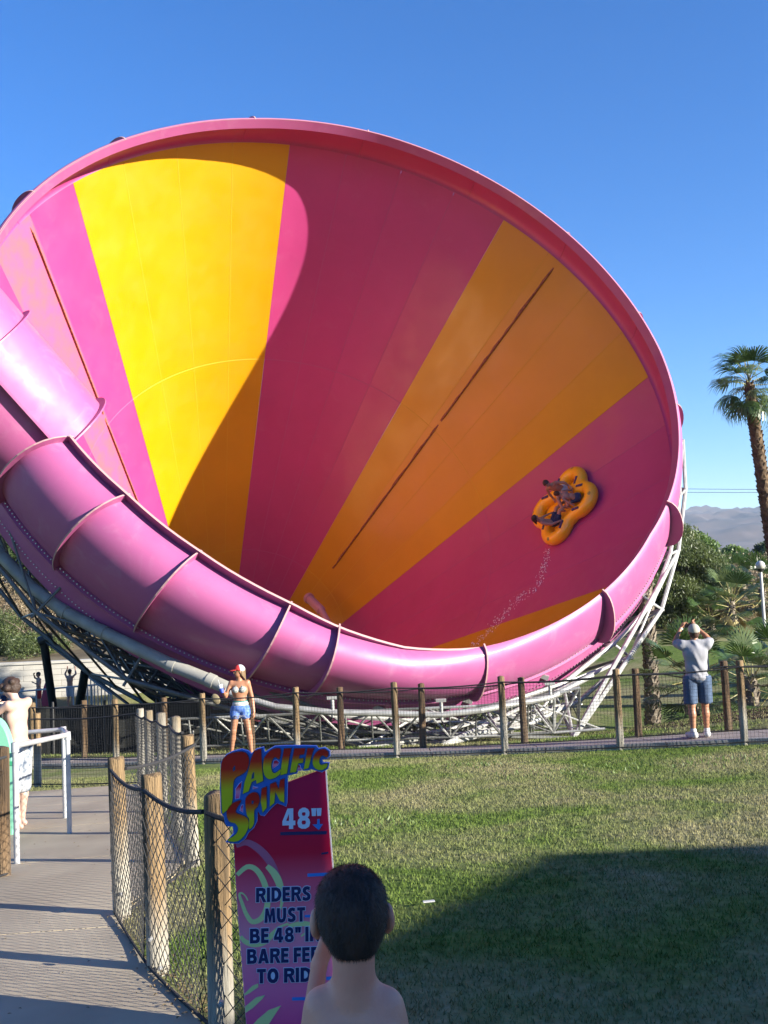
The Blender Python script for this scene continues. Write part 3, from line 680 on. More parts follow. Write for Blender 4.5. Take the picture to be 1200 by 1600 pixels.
def tube_flange(s, w=.16, n=40):
    V = []; F = []
    for ds in (-.016, .016):
        for i in range(n):
            for rr in (TR - .02, TR + w): V.append(tubept(s + ds, 2 * PI * i / n, rr))
    N = 2 * n
    for i in range(n):
        j = (i + 1) % n; q = (2 * i, 2 * i + 1, 2 * j + 1, 2 * j); F.append(q); F.append(tuple(N + x for x in q[::-1])); F.append((2 * i + 1, 2 * j + 1, 2 * j + 1 + N, 2 * i + 1 + N))
    mk('tube_flange', V, F, M['pink_out'], fun)
seam_a = math.acos(.25)
for s0, s1 in ((.02, 2.43), (2.47, 4.9), (4.94, 7.4), (7.44, 9.9), (9.94, 12.4)):
    tube_part(s0, s1, seam_a - PI, seam_a); tube_part(s0, s1, seam_a, seam_a + PI)
for s in (0, 2.45, 4.92, 7.42, 9.92): tube_flange(s)
for an in (seam_a,):
    e = .20; V = [tubept(s, an + d, rr) for s in (.02, 12.4) for d, rr in ((-.016, TR - .01), (-.016, TR + e), (.016, TR + e), (.016, TR - .01))]
    mk('side_flange', V, [(q, (q + 1) % 4, 4 + (q + 1) % 4, 4 + q) for q in range(4)], M['pink_out'], fun)
# overflow spout standing in the bottom of the cone
p0, p1, p2 = at(482, 934, 39.0), at(503, 955, 38.2), at(521, 988, 37.0)
tube('drain_spout', [p0, lerp(p0, p1, .95), p1, p2], [.17, .18, .13, .12], M['spout'], fun, n=14)
tube('spout_collar', [lerp(p0, p1, -.02), lerp(p0, p1, .1)], .21, M['spout'], fun, n=14)

# ------------------------------------------------------------------ steel frame under the funnel
LAT = 0
fr = thing('support_frame', 'pale tubular steel truss cradle standing under the pink funnel', 'steel frame', (FC.x, FC.y - 1, g(FC.x, FC.y - 1)))
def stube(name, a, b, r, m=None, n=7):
    t_ = (a.x + b.x) / 2; dark = t_ < -2.2 or (name in ('stringer', 'diagonal', 'cross_tie') and t_ < 3)  # left and inner tubes coloured darker for the shade under the funnel
    return MB().tube([a, b], r * (.66 if dark else .74), n).out(name, m or (M['steel_shaded'] if dark else M['steel']), fr, True)
angs = [14 - i * 13.6 for i in range(15)]          # 14 .. -176
nodes = []
hs = [(2.0, .28, 1.0), (4.3, .45, 1.15), (6.8, .45, 1.15), (9.4, .45, 1.15), (12.2, .45, 1.1), (15.2, .4, 1.0)]
for h, o1, o2 in hs:
    row = []
    for i, a in enumerate(angs):
        row.append((fp(cone_r(h) + o1 + (.12 if h < 3 else 0), h - (.35 if h < 3 else 0), a), fp(cone_r(h) + o2 + (.15 if h < 3 else 0), h, a)))
    nodes.append(row)
_ring = {14: ((1060, 704), (1067, 690)), 13: ((1062, 775), (1071, 765)), 12: ((1047, 866), (1060, 860)), 11: ((1019, 943), (1034, 952)), 10: ((958, 1006), (984, 1026)), 9: ((880, 1068), (904, 1096)), 8: ((768, 1106), (825, 1132)), 7: ((640, 1126), (700, 1162)), 6: ((520, 1117), (570, 1166))}
for i, (pi_, po_) in _ring.items():
    a_, b_ = nodes[0][i]; nodes[0][i] = (at(*pi_, a_.y), at(*po_, b_.y - (.25 if i < 9 else 0)))
for hi, row in enumerate(nodes):
    R = .075 if hi == 0 else .062
    for i in range(len(row) - 1):
        low = row[i][1].z > -3
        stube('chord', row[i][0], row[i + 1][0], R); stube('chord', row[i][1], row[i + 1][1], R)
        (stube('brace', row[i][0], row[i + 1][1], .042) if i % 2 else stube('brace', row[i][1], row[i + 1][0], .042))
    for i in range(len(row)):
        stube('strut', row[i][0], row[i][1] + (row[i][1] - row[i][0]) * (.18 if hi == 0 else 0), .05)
        if hi < 2 and i > 0: 
            c = fp(cone_r(hs[hi][0]) + .06, hs[hi][0] - .3, angs[i]); q = row[i][0]
            M_ = Matrix.Translation((c + q) / 2)
            MB().box((-.16, -.05, -.12), (.16, .05, .12), M_ @ (q - c).to_track_quat('Z', 'Y').to_matrix().to_4x4()).out('bracket', M['steel'], fr)
for hi in range(len(nodes) - 1):
    for i in range(0, len(angs)):
        a, b = nodes[hi][i], nodes[hi + 1][i]
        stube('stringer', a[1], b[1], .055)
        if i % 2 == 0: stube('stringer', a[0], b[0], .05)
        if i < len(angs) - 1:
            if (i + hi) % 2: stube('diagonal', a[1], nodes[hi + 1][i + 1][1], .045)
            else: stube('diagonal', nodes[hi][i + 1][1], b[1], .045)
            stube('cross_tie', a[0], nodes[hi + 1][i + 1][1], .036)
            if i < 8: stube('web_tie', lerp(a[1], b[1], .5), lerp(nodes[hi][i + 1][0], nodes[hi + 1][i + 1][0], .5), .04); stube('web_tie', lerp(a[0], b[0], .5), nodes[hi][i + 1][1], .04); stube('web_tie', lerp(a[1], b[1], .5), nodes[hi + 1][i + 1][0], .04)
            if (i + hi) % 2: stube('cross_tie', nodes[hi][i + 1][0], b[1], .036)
# legs and a low bearing frame
feet = []
def foot(p): 
    z = g(p.x, p.y); MB().box((-.25, -.25, -.1), (.25, .25, .05), Matrix.Translation((p.x, p.y, z - .06))).out('footing', M['steel_shaded'], fr); return Vector((p.x, p.y, z + .05))
for hi, row in enumerate(nodes):
    for i in range(3, 14):
        p = row[i][1]; z = g(p.x, p.y)
        if p.z - z < .15 or p.z - z > 5.5 or p.x < -5: continue
        if hi == 0 and i in (4, 5) or hi in (2, 4) and i % 2 == 0:
            f = foot(Vector((p.x, p.y + .3, 0))); stube('leg', p, f, .07)
            if i + 1 < len(row) and row[i + 1][1].z > g(row[i + 1][1].x, row[i + 1][1].y) + .4: stube('leg', row[i + 1][1], f, .055)
            if row[i - 1][1].z > g(row[i - 1][1].x, row[i - 1][1].y) + .4: stube('leg', row[i - 1][1], f, .055)
fx = at(896, 1158, 21.6); fx.z = g(fx.x, fx.y); foot(fx)
for i in (10, 11, 12):
    stube('leg', nodes[0][i][1], fx, .075); 
stube('leg', nodes[1][10][1], fx, .055); stube('leg', nodes[0][9][0], fx, .05)
fx2 = at(790, 1130, 20.8); fx2.z = g(fx2.x, fx2.y) + .25
for q in (at(690, 1166, 20.2), at(560, 1168, 20.4)):
    q.z = g(q.x, q.y); foot(q)
    for i in ((7, 8, 9) if q.x < 0.6 else (8, 9, 10)): stube('leg', nodes[0][i][1], q, .055)
stube('tie_beam', fx, at(700, 1148, 20.8), .055, M['steel_shaded']); stube('tie_beam', at(700, 1148, 20.8), at(470, 1140, 21), .055, M['steel_shaded'])
ly = [20.2, 21.9, 23.8, 26.0, 28.6]; grid_ = []
for j, y in enumerate(ly):
    row = []
    for i in range(11):
        x = -4.6 + i * 1.05 + (.5 if j % 2 else 0) - (y - 20) * .12; zt = 3 - .1275 * y + (.0 if x < 2.5 else (x - 2.5) * .22) - .03; zb_ = g(x, y) + .10
        row.append((Vector((x, y, max(zt, zb_ + .45))), Vector((x + .52, y + .3, zb_))))
    grid_.append(row)
for j, row in enumerate(grid_):
    for i, (t, b) in enumerate(row):
        if t.x > .175 * t.y: continue
        nb = []
        if i + 1 < len(row): nb += [(t, row[i + 1][0], .045), (b, row[i + 1][0], .034), (b, row[i + 1][1], .038)]
        nb.append((t, b, .034))
        if j + 1 < len(grid_): nb += [(t, grid_[j + 1][i][0], .04), (t, grid_[j + 1][min(i + 1, 10)][1], .03)]
        if i + 1 < len(row): stube('lattice_brace', b, lerp(t, row[i + 1][0], .5), .024, M['steel']); stube('lattice_brace', lerp(b, row[i + 1][1], .5), row[i + 1][0], .024, M['steel_shaded'])
        if j + 1 < len(grid_): stube('lattice_brace', b, grid_[j + 1][i][0], .026, M['steel_shaded' if i % 2 else 'steel'])
        for p_, q_, r_ in nb[:6]: stube('lattice_tube', p_, q_, r_ * (.9 if j < 1 else .75), M['steel'] if (i + j) % 2 else M['steel_shaded'], n=6)
# straight lower boom on the left with black legs
boom = [at(-60, 850, 27), at(35, 965, 26), at(142, 1053, 25), at(225, 1098, 24), at(300, 1148, 22.6)]
for a, b in zip(boom, boom[1:]): stube('boom', a, b, .085, M['steel_shaded'])
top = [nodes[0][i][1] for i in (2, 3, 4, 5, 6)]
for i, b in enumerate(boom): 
    t = top[min(i, 4)]; stube('boom_web', b, t, .045, M['steel_shaded'])
    if i + 1 < len(boom): stube('boom_web', b, top[min(i + 1, 4)], .04, M['steel_shaded']); stube('boom_web', lerp(b, boom[i + 1], .5), lerp(t, top[min(i + 1, 4)], .5), .04, M['steel_shaded'])
lg = thing('leg_trestle', 'pair of black steel legs propping the left end of the funnel frame', 'steel prop', at(100, 1125, 33))
la, lb_ = at(68, 1000, 30), at(133, 1048, 29)
for t, b in ((la, at(88, 1128, 31)), (lb_, at(117, 1132, 31))):
    b.z = g(b.x, b.y); tube('prop_leg', [t, b], .13, M['steel_dark'], lg)
tube('prop_beam', [la, at(200, 1100, 27)], .04, M['steel_dark'], lg); tube('prop_head', [at(62, 1003, 30), at(80, 996, 30)], .16, M['steel_dark'], lg)

pipe = thing('water_pipe', 'fat weathered grey water pipe sweeping down beside the funnel truss', 'pipe', at(150, 1150, 22))
pp = [at(-60, 800, 22.5), at(0, 866, 22), at(50, 918, 21.6), at(100, 955, 21.3), at(160, 987, 21), at(220, 1016, 20.7), at(270, 1040, 20.4), at(330, 1064, 20.1), at(385, 1088, 19.9)]
for a, b in zip(pp, pp[1:]):
    tube('pipe_run', [a, b], .135, M['pvc'], pipe, n=12)
for i in (1, 3, 4, 6, 7):
    d = (pp[i + 1] - pp[i]).normalized(); tube('pipe_collar', [pp[i] - d * .08, pp[i] + d * .08], .15, M['pvc'], pipe, n=12)
pp2 = [at(350, 1080, 19.8), at(430, 1104, 19.6), at(520, 1113, 19.5), at(620, 1115, 19.5), at(690, 1117, 19.5), at(750, 1110, 19.6), at(860, 1090, 20.1), at(925, 1055, 20.8)]
pw = thing('ring_pipe', 'slim white pipe curving along the truss under the funnel mouth', 'pipe', pp2[3])
for a, b in zip(pp2, pp2[1:]): tube('pipe_run', [a, b], .062, M['steel'], pw, n=8)
for i in (2, 4, 6): tube('pipe_hanger', [pp2[i] + Vector((0, 0, .26)), pp2[i] - Vector((0, 0, .10))], .035, M['steel'], pw); MB().box((-.10, -.04, -.03), (.10, .04, .03), Matrix.Translation(pp2[i] + Vector((0, 0, .28)))).out('pipe_clamp', M['steel'], pw)
# ------------------------------------------------------------------ rope fences
def post_material(name, top, low, zc):
    topm = top; top = tuple(c * ALB for c in top); low = tuple(c * ALB for c in low)
    m = mat(name, topm, .85, bump=.9, bscale=22, stretch=(6, 6, .5), var=.01, scale=3); n = m.node_tree; L = n.links; b = n.nodes['Principled BSDF']
    tc = n.nodes.new('ShaderNodeTexCoord'); sx = n.nodes.new('ShaderNodeSeparateXYZ'); L.new(tc.outputs['Object'], sx.inputs[0])
    oi = n.nodes.new('ShaderNodeObjectInfo')
    mp = n.nodes.new('ShaderNodeMapping'); mp.inputs['Scale'].default_value = (14, 14, .9); L.new(tc.outputs['Object'], mp.inputs[0])
    gr = n.nodes.new('ShaderNodeTexNoise'); gr.inputs['Scale'].default_value = 2.0; gr.inputs['Detail'].default_value = 7; L.new(mp.outputs[0], gr.inputs[0])
    a1 = n.nodes.new('ShaderNodeMath'); a1.operation = 'MULTIPLY_ADD'; a1.inputs[1].default_value = .5; L.new(gr.outputs['Fac'], a1.inputs[0]); L.new(sx.outputs[2], a1.inputs[2])
    a2 = n.nodes.new('ShaderNodeMath'); a2.operation = 'MULTIPLY_ADD'; a2.inputs[1].default_value = .35; L.new(oi.outputs['Random'], a2.inputs[0]); L.new(a1.outputs[0], a2.inputs[2])
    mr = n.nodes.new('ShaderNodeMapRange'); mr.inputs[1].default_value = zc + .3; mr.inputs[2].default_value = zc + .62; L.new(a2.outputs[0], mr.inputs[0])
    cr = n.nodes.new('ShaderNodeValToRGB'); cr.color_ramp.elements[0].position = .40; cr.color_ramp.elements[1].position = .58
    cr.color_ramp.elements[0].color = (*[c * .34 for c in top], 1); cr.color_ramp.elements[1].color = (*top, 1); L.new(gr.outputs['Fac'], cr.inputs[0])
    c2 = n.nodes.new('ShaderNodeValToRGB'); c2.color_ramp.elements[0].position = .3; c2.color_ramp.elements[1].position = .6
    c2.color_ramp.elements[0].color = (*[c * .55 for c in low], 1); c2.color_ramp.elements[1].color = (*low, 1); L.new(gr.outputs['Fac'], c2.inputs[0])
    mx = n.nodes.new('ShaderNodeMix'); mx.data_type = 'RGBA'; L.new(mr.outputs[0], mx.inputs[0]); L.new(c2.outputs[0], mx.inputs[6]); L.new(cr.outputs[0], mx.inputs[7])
    L.new(mx.outputs[2], b.inputs['Base Color']); return m
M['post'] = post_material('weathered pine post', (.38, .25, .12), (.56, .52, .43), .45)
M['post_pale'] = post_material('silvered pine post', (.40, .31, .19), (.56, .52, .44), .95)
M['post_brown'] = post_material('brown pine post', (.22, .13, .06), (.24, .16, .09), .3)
def post_mesh(name, h, r, m):
    n = 14; V = []; F = []; zs = [-.25, 0, h * .3, h * .6, h * .85, h - .012, h]; rs = [1.05, 1.05, 1.02, 1.0, .98, .97, .90]
    for j, z in enumerate(zs):
        for k in range(n):
            a = 2 * PI * k / n; q = r * rs[j] * (1 + .035 * math.sin(3 * a + 1.3 * z) + .02 * math.sin(7 * a)); V.append((q * math.cos(a), q * math.sin(a), z + (.006 * math.cos(a * 2) if j == 6 else 0)))
    for j in range(len(zs) - 1):
        for k in range(n): F.append((j * n + k, j * n + (k + 1) % n, (j + 1) * n + (k + 1) % n, (j + 1) * n + k))
    V.append((0, 0, h + .004)); F += [((len(zs) - 1) * n + k, (len(zs) - 1) * n + (k + 1) % n, len(V) - 1) for k in range(n)]
    me = bpy.data.meshes.new(name); me.from_pydata(V, [], F); me.materials.append(m); me.polygons.foreach_set('use_smooth', [True] * len(F)); return me
def put(me, name, parent, loc, rz=0.0, tilt=(0, 0)):
    o = bpy.data.objects.new(name, me); COL.objects.link(o); o.parent = parent; o.matrix_parent_inverse = root_matrix(parent).inverted(); o.location = loc; o.rotation_euler = (tilt[0], tilt[1], rz); return o
def strands(paths, r):
    V = []; F = []
    for P in paths:
        b = len(V); d = (P[-1] - P[0]).normalized(); s = d.cross(Vector((.3, .9, .2))).normalized(); w = d.cross(s)
        for p in P:
            for k in range(3): a = 2 * PI * k / 3; V.append(p + (s * math.cos(a) + w * math.sin(a)) * r)
        for i in range(len(P) - 1):
            for k in range(3): F.append((b + i * 3 + k, b + i * 3 + (k + 1) % 3, b + i * 3 + 3 + (k + 1) % 3, b + i * 3 + 3 + k))
    return V, F
def fence_net(p, q, zp, zq, h, cell, r, diamond, parent, sag=.03, skew=.0):
    L = (q - p).length; base = lambda u, v: Vector((lerp(p.x, q.x, u / L), lerp(p.y, q.y, u / L), lerp(zp, zq, u / L) + v * (1 - (sag * 4 * (u / L) * (1 - u / L)) / h * (v / h)))) 
    nrm = Vector((-(q - p).y, (q - p).x, 0)).normalized(); ph = p.x * 3 + q.y
    def W_(u, v): 
        dv = .010 * math.sin(u * 3.1 + v * 4 + ph); return base(u + .010 * math.sin(v * 6 + u * 2 + ph), v) + nrm * (dv + .012 * math.sin(u * 5 + ph))
    P = []
    if diamond:
        c = cell * 1.41
        u = -h
        while u < L + h:
            for sg in (1, -1):
                pts = []; n = max(2, int(h / .11))
                u0 = u if sg == 1 else u + h
                for i in range(n + 1):
                    v = h * i / n; uu = u0 + sg * v * (1 + skew)
                    if -.0 <= uu <= L: pts.append(W_(uu, v))
                if len(pts) > 1: P.append(pts)
            u += c
    else:
        u = 0
        while u < L:
            P.append([W_(u, h * i / 4) for i in range(5)]); u += cell
        v = 0.02
        while v < h:
            P.append([W_(L * i / 6, v) for i in range(7)]); v += cell
    V, F = strands(P, r); return mk('net', V, F, M['net'], parent)
def rope_path(a, b, sag, n=8): return [lerp(a, b, i / n) - Vector((0, 0, sag * 4 * (i / n) * (1 - i / n))) for i in range(n + 1)]
def fence(name, label, pts, h, r, cell=.05, nr=.0013, diamond=False, mesh='post', group='rope and net fences', top=.93, midrope=False, hs=None, posts=None, rr=.012):
    P = [Vector((x, y, g(x, y))) for x, y in pts]; root = thing(name, label, 'fence', P[len(P) // 2], group)
    me = post_mesh('fence_post', h, r, M[mesh])
    for i, p in enumerate(P):
        if posts is not None and not posts[i]: continue
        put(me, 'fence_post', root, p, rnd.uniform(0, 6), (rnd.uniform(-.012, .012), rnd.uniform(-.012, .012)))
    for a, b in zip(P, P[1:]):
        d = (b - a).normalized(); side = Vector((d.y, -d.x, 0)) * (r * .9)
        if side.y > 0: side = -side
        sd = side; A, B = a + sd, b + sd
        MB().tube(rope_path(A + Vector((0, 0, h * top)), B + Vector((0, 0, h * top)), .035), rr, 6).out('top_rope', M['rope'], root, True)
        MB().tube(rope_path(A + Vector((0, 0, .05)), B + Vector((0, 0, .05)), .01), rr * .8, 6).out('bottom_rope', M['rope'], root, True)
        fence_net(A, B, A.z + .05, B.z + .05, h * top - .05, cell, nr, diamond, root)
    return root
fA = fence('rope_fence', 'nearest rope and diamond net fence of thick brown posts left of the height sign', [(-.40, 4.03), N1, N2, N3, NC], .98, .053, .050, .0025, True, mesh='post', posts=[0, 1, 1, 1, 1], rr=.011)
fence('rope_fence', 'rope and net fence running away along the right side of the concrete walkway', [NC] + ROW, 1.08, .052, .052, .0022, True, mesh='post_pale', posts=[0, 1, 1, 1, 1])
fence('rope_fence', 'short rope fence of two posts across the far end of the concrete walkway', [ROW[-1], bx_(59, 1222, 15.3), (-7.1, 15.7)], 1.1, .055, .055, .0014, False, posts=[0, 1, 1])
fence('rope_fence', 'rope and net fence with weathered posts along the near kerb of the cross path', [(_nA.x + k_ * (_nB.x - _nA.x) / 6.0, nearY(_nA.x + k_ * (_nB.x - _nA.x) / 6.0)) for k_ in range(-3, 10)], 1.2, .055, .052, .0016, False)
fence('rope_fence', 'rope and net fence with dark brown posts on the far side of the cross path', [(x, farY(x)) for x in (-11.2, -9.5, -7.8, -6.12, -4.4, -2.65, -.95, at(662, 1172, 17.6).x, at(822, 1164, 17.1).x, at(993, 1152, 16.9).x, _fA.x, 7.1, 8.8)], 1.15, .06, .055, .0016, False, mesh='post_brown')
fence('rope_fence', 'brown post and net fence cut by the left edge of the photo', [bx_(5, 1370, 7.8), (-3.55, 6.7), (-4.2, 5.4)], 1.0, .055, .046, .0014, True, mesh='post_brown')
for p, rz in ((at(346, 1566, 4.04), 0), (at(236, 1466, 5.03), 0), (at(190, 1396, 6.24), 0), (at(251, 1512, 5.03), 0)):
    MB().tube([p, p + Vector((0, -.02, 0))], .011, 8).tube([p + Vector((0, -.02, 0)), p + Vector((0, -.028, 0))], .006, 6).out('bolt_head', M['bolt'], fA)

# galvanised guard rail at the walkway
rl = thing('guard_rail', 'galvanised pipe guard rail standing on the walkway beside the shirtless boy', 'rail', (-3.2, 9.5, g(-3.2, 9.5)))
RA_, RB_, RC_, RD_ = bx_(27, 1370, 8.3), bx_(109, 1315, 9.9), bx_(102, 1276, 11.0), bx_(-40, 1282, 11.2)
def V3(x, y, h): return Vector((x, y, g(x, y) + h))
A_, B_ = V3(*RA_, .98), V3(*RB_, .98); Cc, Dd = V3(*RC_, .98), V3(*RD_, .98)
for n_, pts in (('rail_bar', [A_, B_]), ('rail_bar', [B_, Cc]), ('rail_bar', [Cc, Dd]), ('rail_post', [A_, V3(*RA_, 0)]), ('rail_post', [B_, V3(*RB_, 0)]), ('rail_post', [Cc, V3(*RC_, 0)]), ('rail_post', [Dd, V3(*RD_, 0)])):
    tube(n_, pts, .024, M['rail'], rl, n=12)
for q in (A_, B_, Cc, Dd): 
    s = MB(); s.tube([q + Vector((0, 0, .03)), q - Vector((0, 0, .05))], [.03, .033], 12); s.out('rail_elbow', M['rail'], rl, True)

# ------------------------------------------------------------------ the height sign
ALB = 1.0
from mathutils.geometry import tessellate_polygon
SY = 3.9
sg_ = thing('height_sign', 'tall magenta ride sign with swirl print and jagged logo top beside the boy', 'sign', (at(440, 1600, SY).x, SY, g(-.4, SY)))
def z4(x, y): return (330 + x / 6, 1150 + y / 6)
def z3(x, y): return (330 + x / 3.556, 1150 + y / 3.556)
def plate(name, loops, front, th, m, parent=None):
    """loops: outer then holes, in survey pixels; a flat cut-out standing in the sign plane"""
    P3 = [[at(x, y, SY) - Vector((0, front, 0)) for x, y in lp] for lp in loops]; flat = [p for lp in P3 for p in lp]
    tri = tessellate_polygon([[Vector((p.x, p.z, 0)) for p in lp] for lp in P3]); n = len(flat)
    V = flat + [p + Vector((0, th, 0)) for p in flat]; F = [tuple(t) for t in tri] + [tuple(n + i for i in reversed(t)) for t in tri]; o = 0
    for lp in P3:
        k = len(lp); F += [(o + i, o + (i + 1) % k, n + o + (i + 1) % k, n + o + i) for i in range(k)]; o += k
    ob = mk(name, V, F, m, parent or sg_)
    bm = bmesh.new(); bm.from_mesh(ob.data); bmesh.ops.recalc_face_normals(bm, faces=bm.faces); bm.to_mesh(ob.data); bm.free(); return ob
def smoothloop(pts, k=3):
    o = []; n = len(pts)
    for i in range(n):
        p0, p1, p2, p3 = [pts[(i + j) % n] for j in (-1, 0, 1, 2)]
        for s in range(k):
            t = s / k; o.append(tuple(.5 * (2 * p1[c] + (p2[c] - p0[c]) * t + (2 * p0[c] - 5 * p1[c] + 4 * p2[c] - p3[c]) * t * t + (3 * p1[c] - p0[c] - 3 * p2[c] + p3[c]) * t ** 3) for c in (0, 1)))
    return o
def grow(pts, d):
    n = len(pts); ar = sum(pts[i][0] * pts[(i + 1) % n][1] - pts[(i + 1) % n][0] * pts[i][1] for i in range(n)); s = 1 if ar > 0 else -1; o = []
    for i in range(n):
        a, b, c = pts[i - 1], pts[i], pts[(i + 1) % n]; e1 = (b[0] - a[0], b[1] - a[1]); e2 = (c[0] - b[0], c[1] - b[1])
        l1, l2 = math.hypot(*e1) + 1e-6, math.hypot(*e2) + 1e-6; nx, ny = (e1[1] / l1 + e2[1] / l2), (-e1[0] / l1 - e2[0] / l2); l = math.hypot(nx, ny)
        if l < .5: nx, ny = e1[1] / l1, -e1[0] / l1; l = 1
        f = min(1.35, 2 / l if l else 1) ; o.append((b[0] + s * nx / l * d * f, b[1] + s * ny / l * d * f))
    return o
def printed(name, stops, vert=True, rough=.35, src='Generated'):
    stops = [(p_, tuple(c * ALB for c in c_)) for p_, c_ in stops]
    m = bpy.data.materials.new(name); m.use_nodes = True; n = m.node_tree; b = n.nodes['Principled BSDF']; b.inputs['Roughness'].default_value = rough; b.inputs['Specular IOR Level'].default_value = .3
    tc = n.nodes.new('ShaderNodeTexCoord'); sx = n.nodes.new('ShaderNodeSeparateXYZ'); cr = n.nodes.new('ShaderNodeValToRGB'); n.links.new(tc.outputs[src], sx.inputs[0])
    n.links.new(sx.outputs[2], cr.inputs[0]); e = cr.color_ramp.elements
    e[0].position, e[0].color = stops[0][0], (*stops[0][1], 1); e[1].position, e[1].color = stops[-1][0], (*stops[-1][1], 1)
    for p_, c_ in stops[1:-1]: q = e.new(p_); q.color = (*c_, 1)
    n.links.new(cr.outputs[0], b.inputs['Base Color']); return m
M['sign_face'] = printed('magenta to mauve print', ((0, (.70, .02, .22)), (.22, (.86, .17, .36)), (.42, (.86, .27, .38)), (.58, (.80, .11, .20)), (.70, (.66, .004, .04)), (1, (.50, .0, .07))))
M['letter'] = printed('red to lime print', ((0, (.52, .56, .01)), (.38, (.62, .56, .012)), (.58, (.70, .16, .006)), (.72, (.62, .015, .004)), (1, (.55, .008, .004))))
M['logo_blue'] = mat('logo blue', (.008, .13, .52), .4); M['logo_navy'] = mat('logo navy', (.004, .05, .14), .4); M['logo_lilac'] = mat('logo pale edge', (.42, .50, .95), .4)
M['sign_white'] = mat('sign white vinyl', (.62, .70, .85), .4); M['sign_edge'] = mat('white board edge', (.92, .92, .86), .5); M['sign_navy'] = mat('sign navy vinyl', (.006, .012, .10), .4)
M['sign_green'] = mat('sage green print', (.62, .72, .30), .4); M['sign_tick'] = mat('tick blue', (.03, .22, .66), .4)
board = [(362, 1255), (508, 1200), (513, 1280), (520, 1365), (528, 1470), (540, 1640), (388, 1640), (380, 1530), (370, 1400)]
plate('sign_edge', [[(x + (2.0 if x > 450 else -.6), y) for x, y in board]], .0, .012, M['sign_edge']); plate('board', [board], .004, .014, M['sign_face'])
LT = {}
LT['P'] = [[(150, 178), (205, 150), (290, 138), (340, 158), (362, 215), (345, 300), (300, 345), (238, 380), (215, 440), (203, 620), (132, 702), (112, 690), (104, 480), (106, 250)], [(232, 262), (212, 290), (216, 322), (236, 306)]]
LT['A'] = [[(412, 132), (474, 110), (482, 280), (494, 408), (434, 436), (428, 398), (388, 418), (358, 505), (304, 530), (322, 420), (356, 320), (382, 205)], [(402, 325), (412, 332), (410, 382), (384, 396), (390, 352)]]
LT['C'] = [[(512, 185), (560, 130), (610, 108), (656, 116), (644, 205), (606, 184), (578, 218), (568, 282), (582, 330), (610, 336), (656, 302), (648, 346), (598, 382), (546, 392), (508, 356), (494, 290), (498, 228)]]
LT['I'] = [[(690, 110), (756, 105), (736, 200), (716, 338), (656, 356), (666, 250)]]
LT['F'] = [[(786, 108), (886, 105), (874, 160), (834, 164), (826, 204), (872, 196), (864, 240), (820, 246), (800, 326), (744, 332), (762, 230)]]
LT['i2'] = [[(908, 106), (970, 104), (952, 150), (916, 288), (872, 302), (888, 220)]]
LT['c2'] = [[(1002, 134), (1050, 114), (1094, 134), (1100, 166), (1084, 190), (1052, 170), (1026, 190), (1016, 230), (1030, 260), (1060, 256), (1092, 250), (1080, 288), (1032, 308), (984, 294), (956, 250), (966, 182)]]
LT['S'] = [[(286, 592), (204, 622), (164, 668), (156, 728), (178, 786), (232, 804), (262, 850), (240, 908), (166, 960), (202, 974), (270, 964), (328, 904), (358, 826), (350, 764), (302, 732), (252, 714), (236, 690), (256, 648)]]
LT['p2'] = [[(340, 560), (398, 518), (444, 530), (460, 590), (440, 650), (410, 690), (408, 808), (364, 858), (366, 770), (342, 722), (330, 622)], [(388, 590), (410, 596), (402, 624), (386, 618)]]
LT['i3'] = [[(482, 482), (526, 464), (526, 660), (490, 704), (472, 600)]]
LT['N'] = [[(560, 442), (610, 420), (638, 490), (654, 402), (692, 388), (690, 612), (650, 592), (608, 508), (598, 612), (556, 650)]]
plateb = [(100, 240), (150, 170), (210, 138), (290, 118), (352, 136), (380, 164), (430, 118), (494, 100), (504, 150), (600, 92), (700, 86), (860, 86), (985, 88), (1008, 114), (1070, 104), (1112, 134), (1114, 180), (1084, 204), (1040, 212), (1046, 244), (1108, 244), (1094, 300), (1040, 330), (972, 312), (938, 300), (920, 312), (866, 316), (836, 270), (822, 300), (806, 342), (718, 362), (712, 620), (704, 650), (620, 618), (560, 672), (500, 740), (468, 732), (440, 690), (430, 790), (402, 850), (352, 896), (324, 950), (262, 996), (196, 996), (146, 984), (196, 930), (222, 900), (212, 836), (160, 836), (138, 806), (130, 750), (100, 712), (92, 480)]
zz = lambda L_: [z4(*p) for p in L_]
lilac = plate('logo_rim', [grow(zz(plateb), .9)], .012, .006, M['logo_lilac']); plate('logo_plate', [zz(plateb)], .018, .012, M['logo_blue'])
for cut in ([(238, 486), (270, 440), (294, 418), (270, 570), (236, 578)], [(596, 222), (620, 218), (640, 240), (630, 262), (586, 292), (584, 262)], [(292, 640), (304, 636), (302, 700), (278, 686)], [(400, 462), (414, 470), (448, 476), (400, 486)], [(822, 262), (836, 268), (846, 312), (814, 310)]):
    plate('logo_cut', [grow(zz(cut), 1.0)], .0195, .003, M['logo_lilac']); plate('logo_cut', [zz(cut)], .021, .003, M['sign_face'])
for nm, lp in LT.items():
    out_ = smoothloop(lp[0]) if nm in ('P', 'C', 'c2', 'S', 'p2') else lp[0]
    plate('letter_outline', [grow(zz(out_), .85)], .0215, .004, M['logo_navy'])
    plate('letter', [zz(out_)], .025, .0045, M['letter'])
    for hl in lp[1:]: plate('letter_hole', [zz(hl)], .0265, .003, M['logo_navy'])
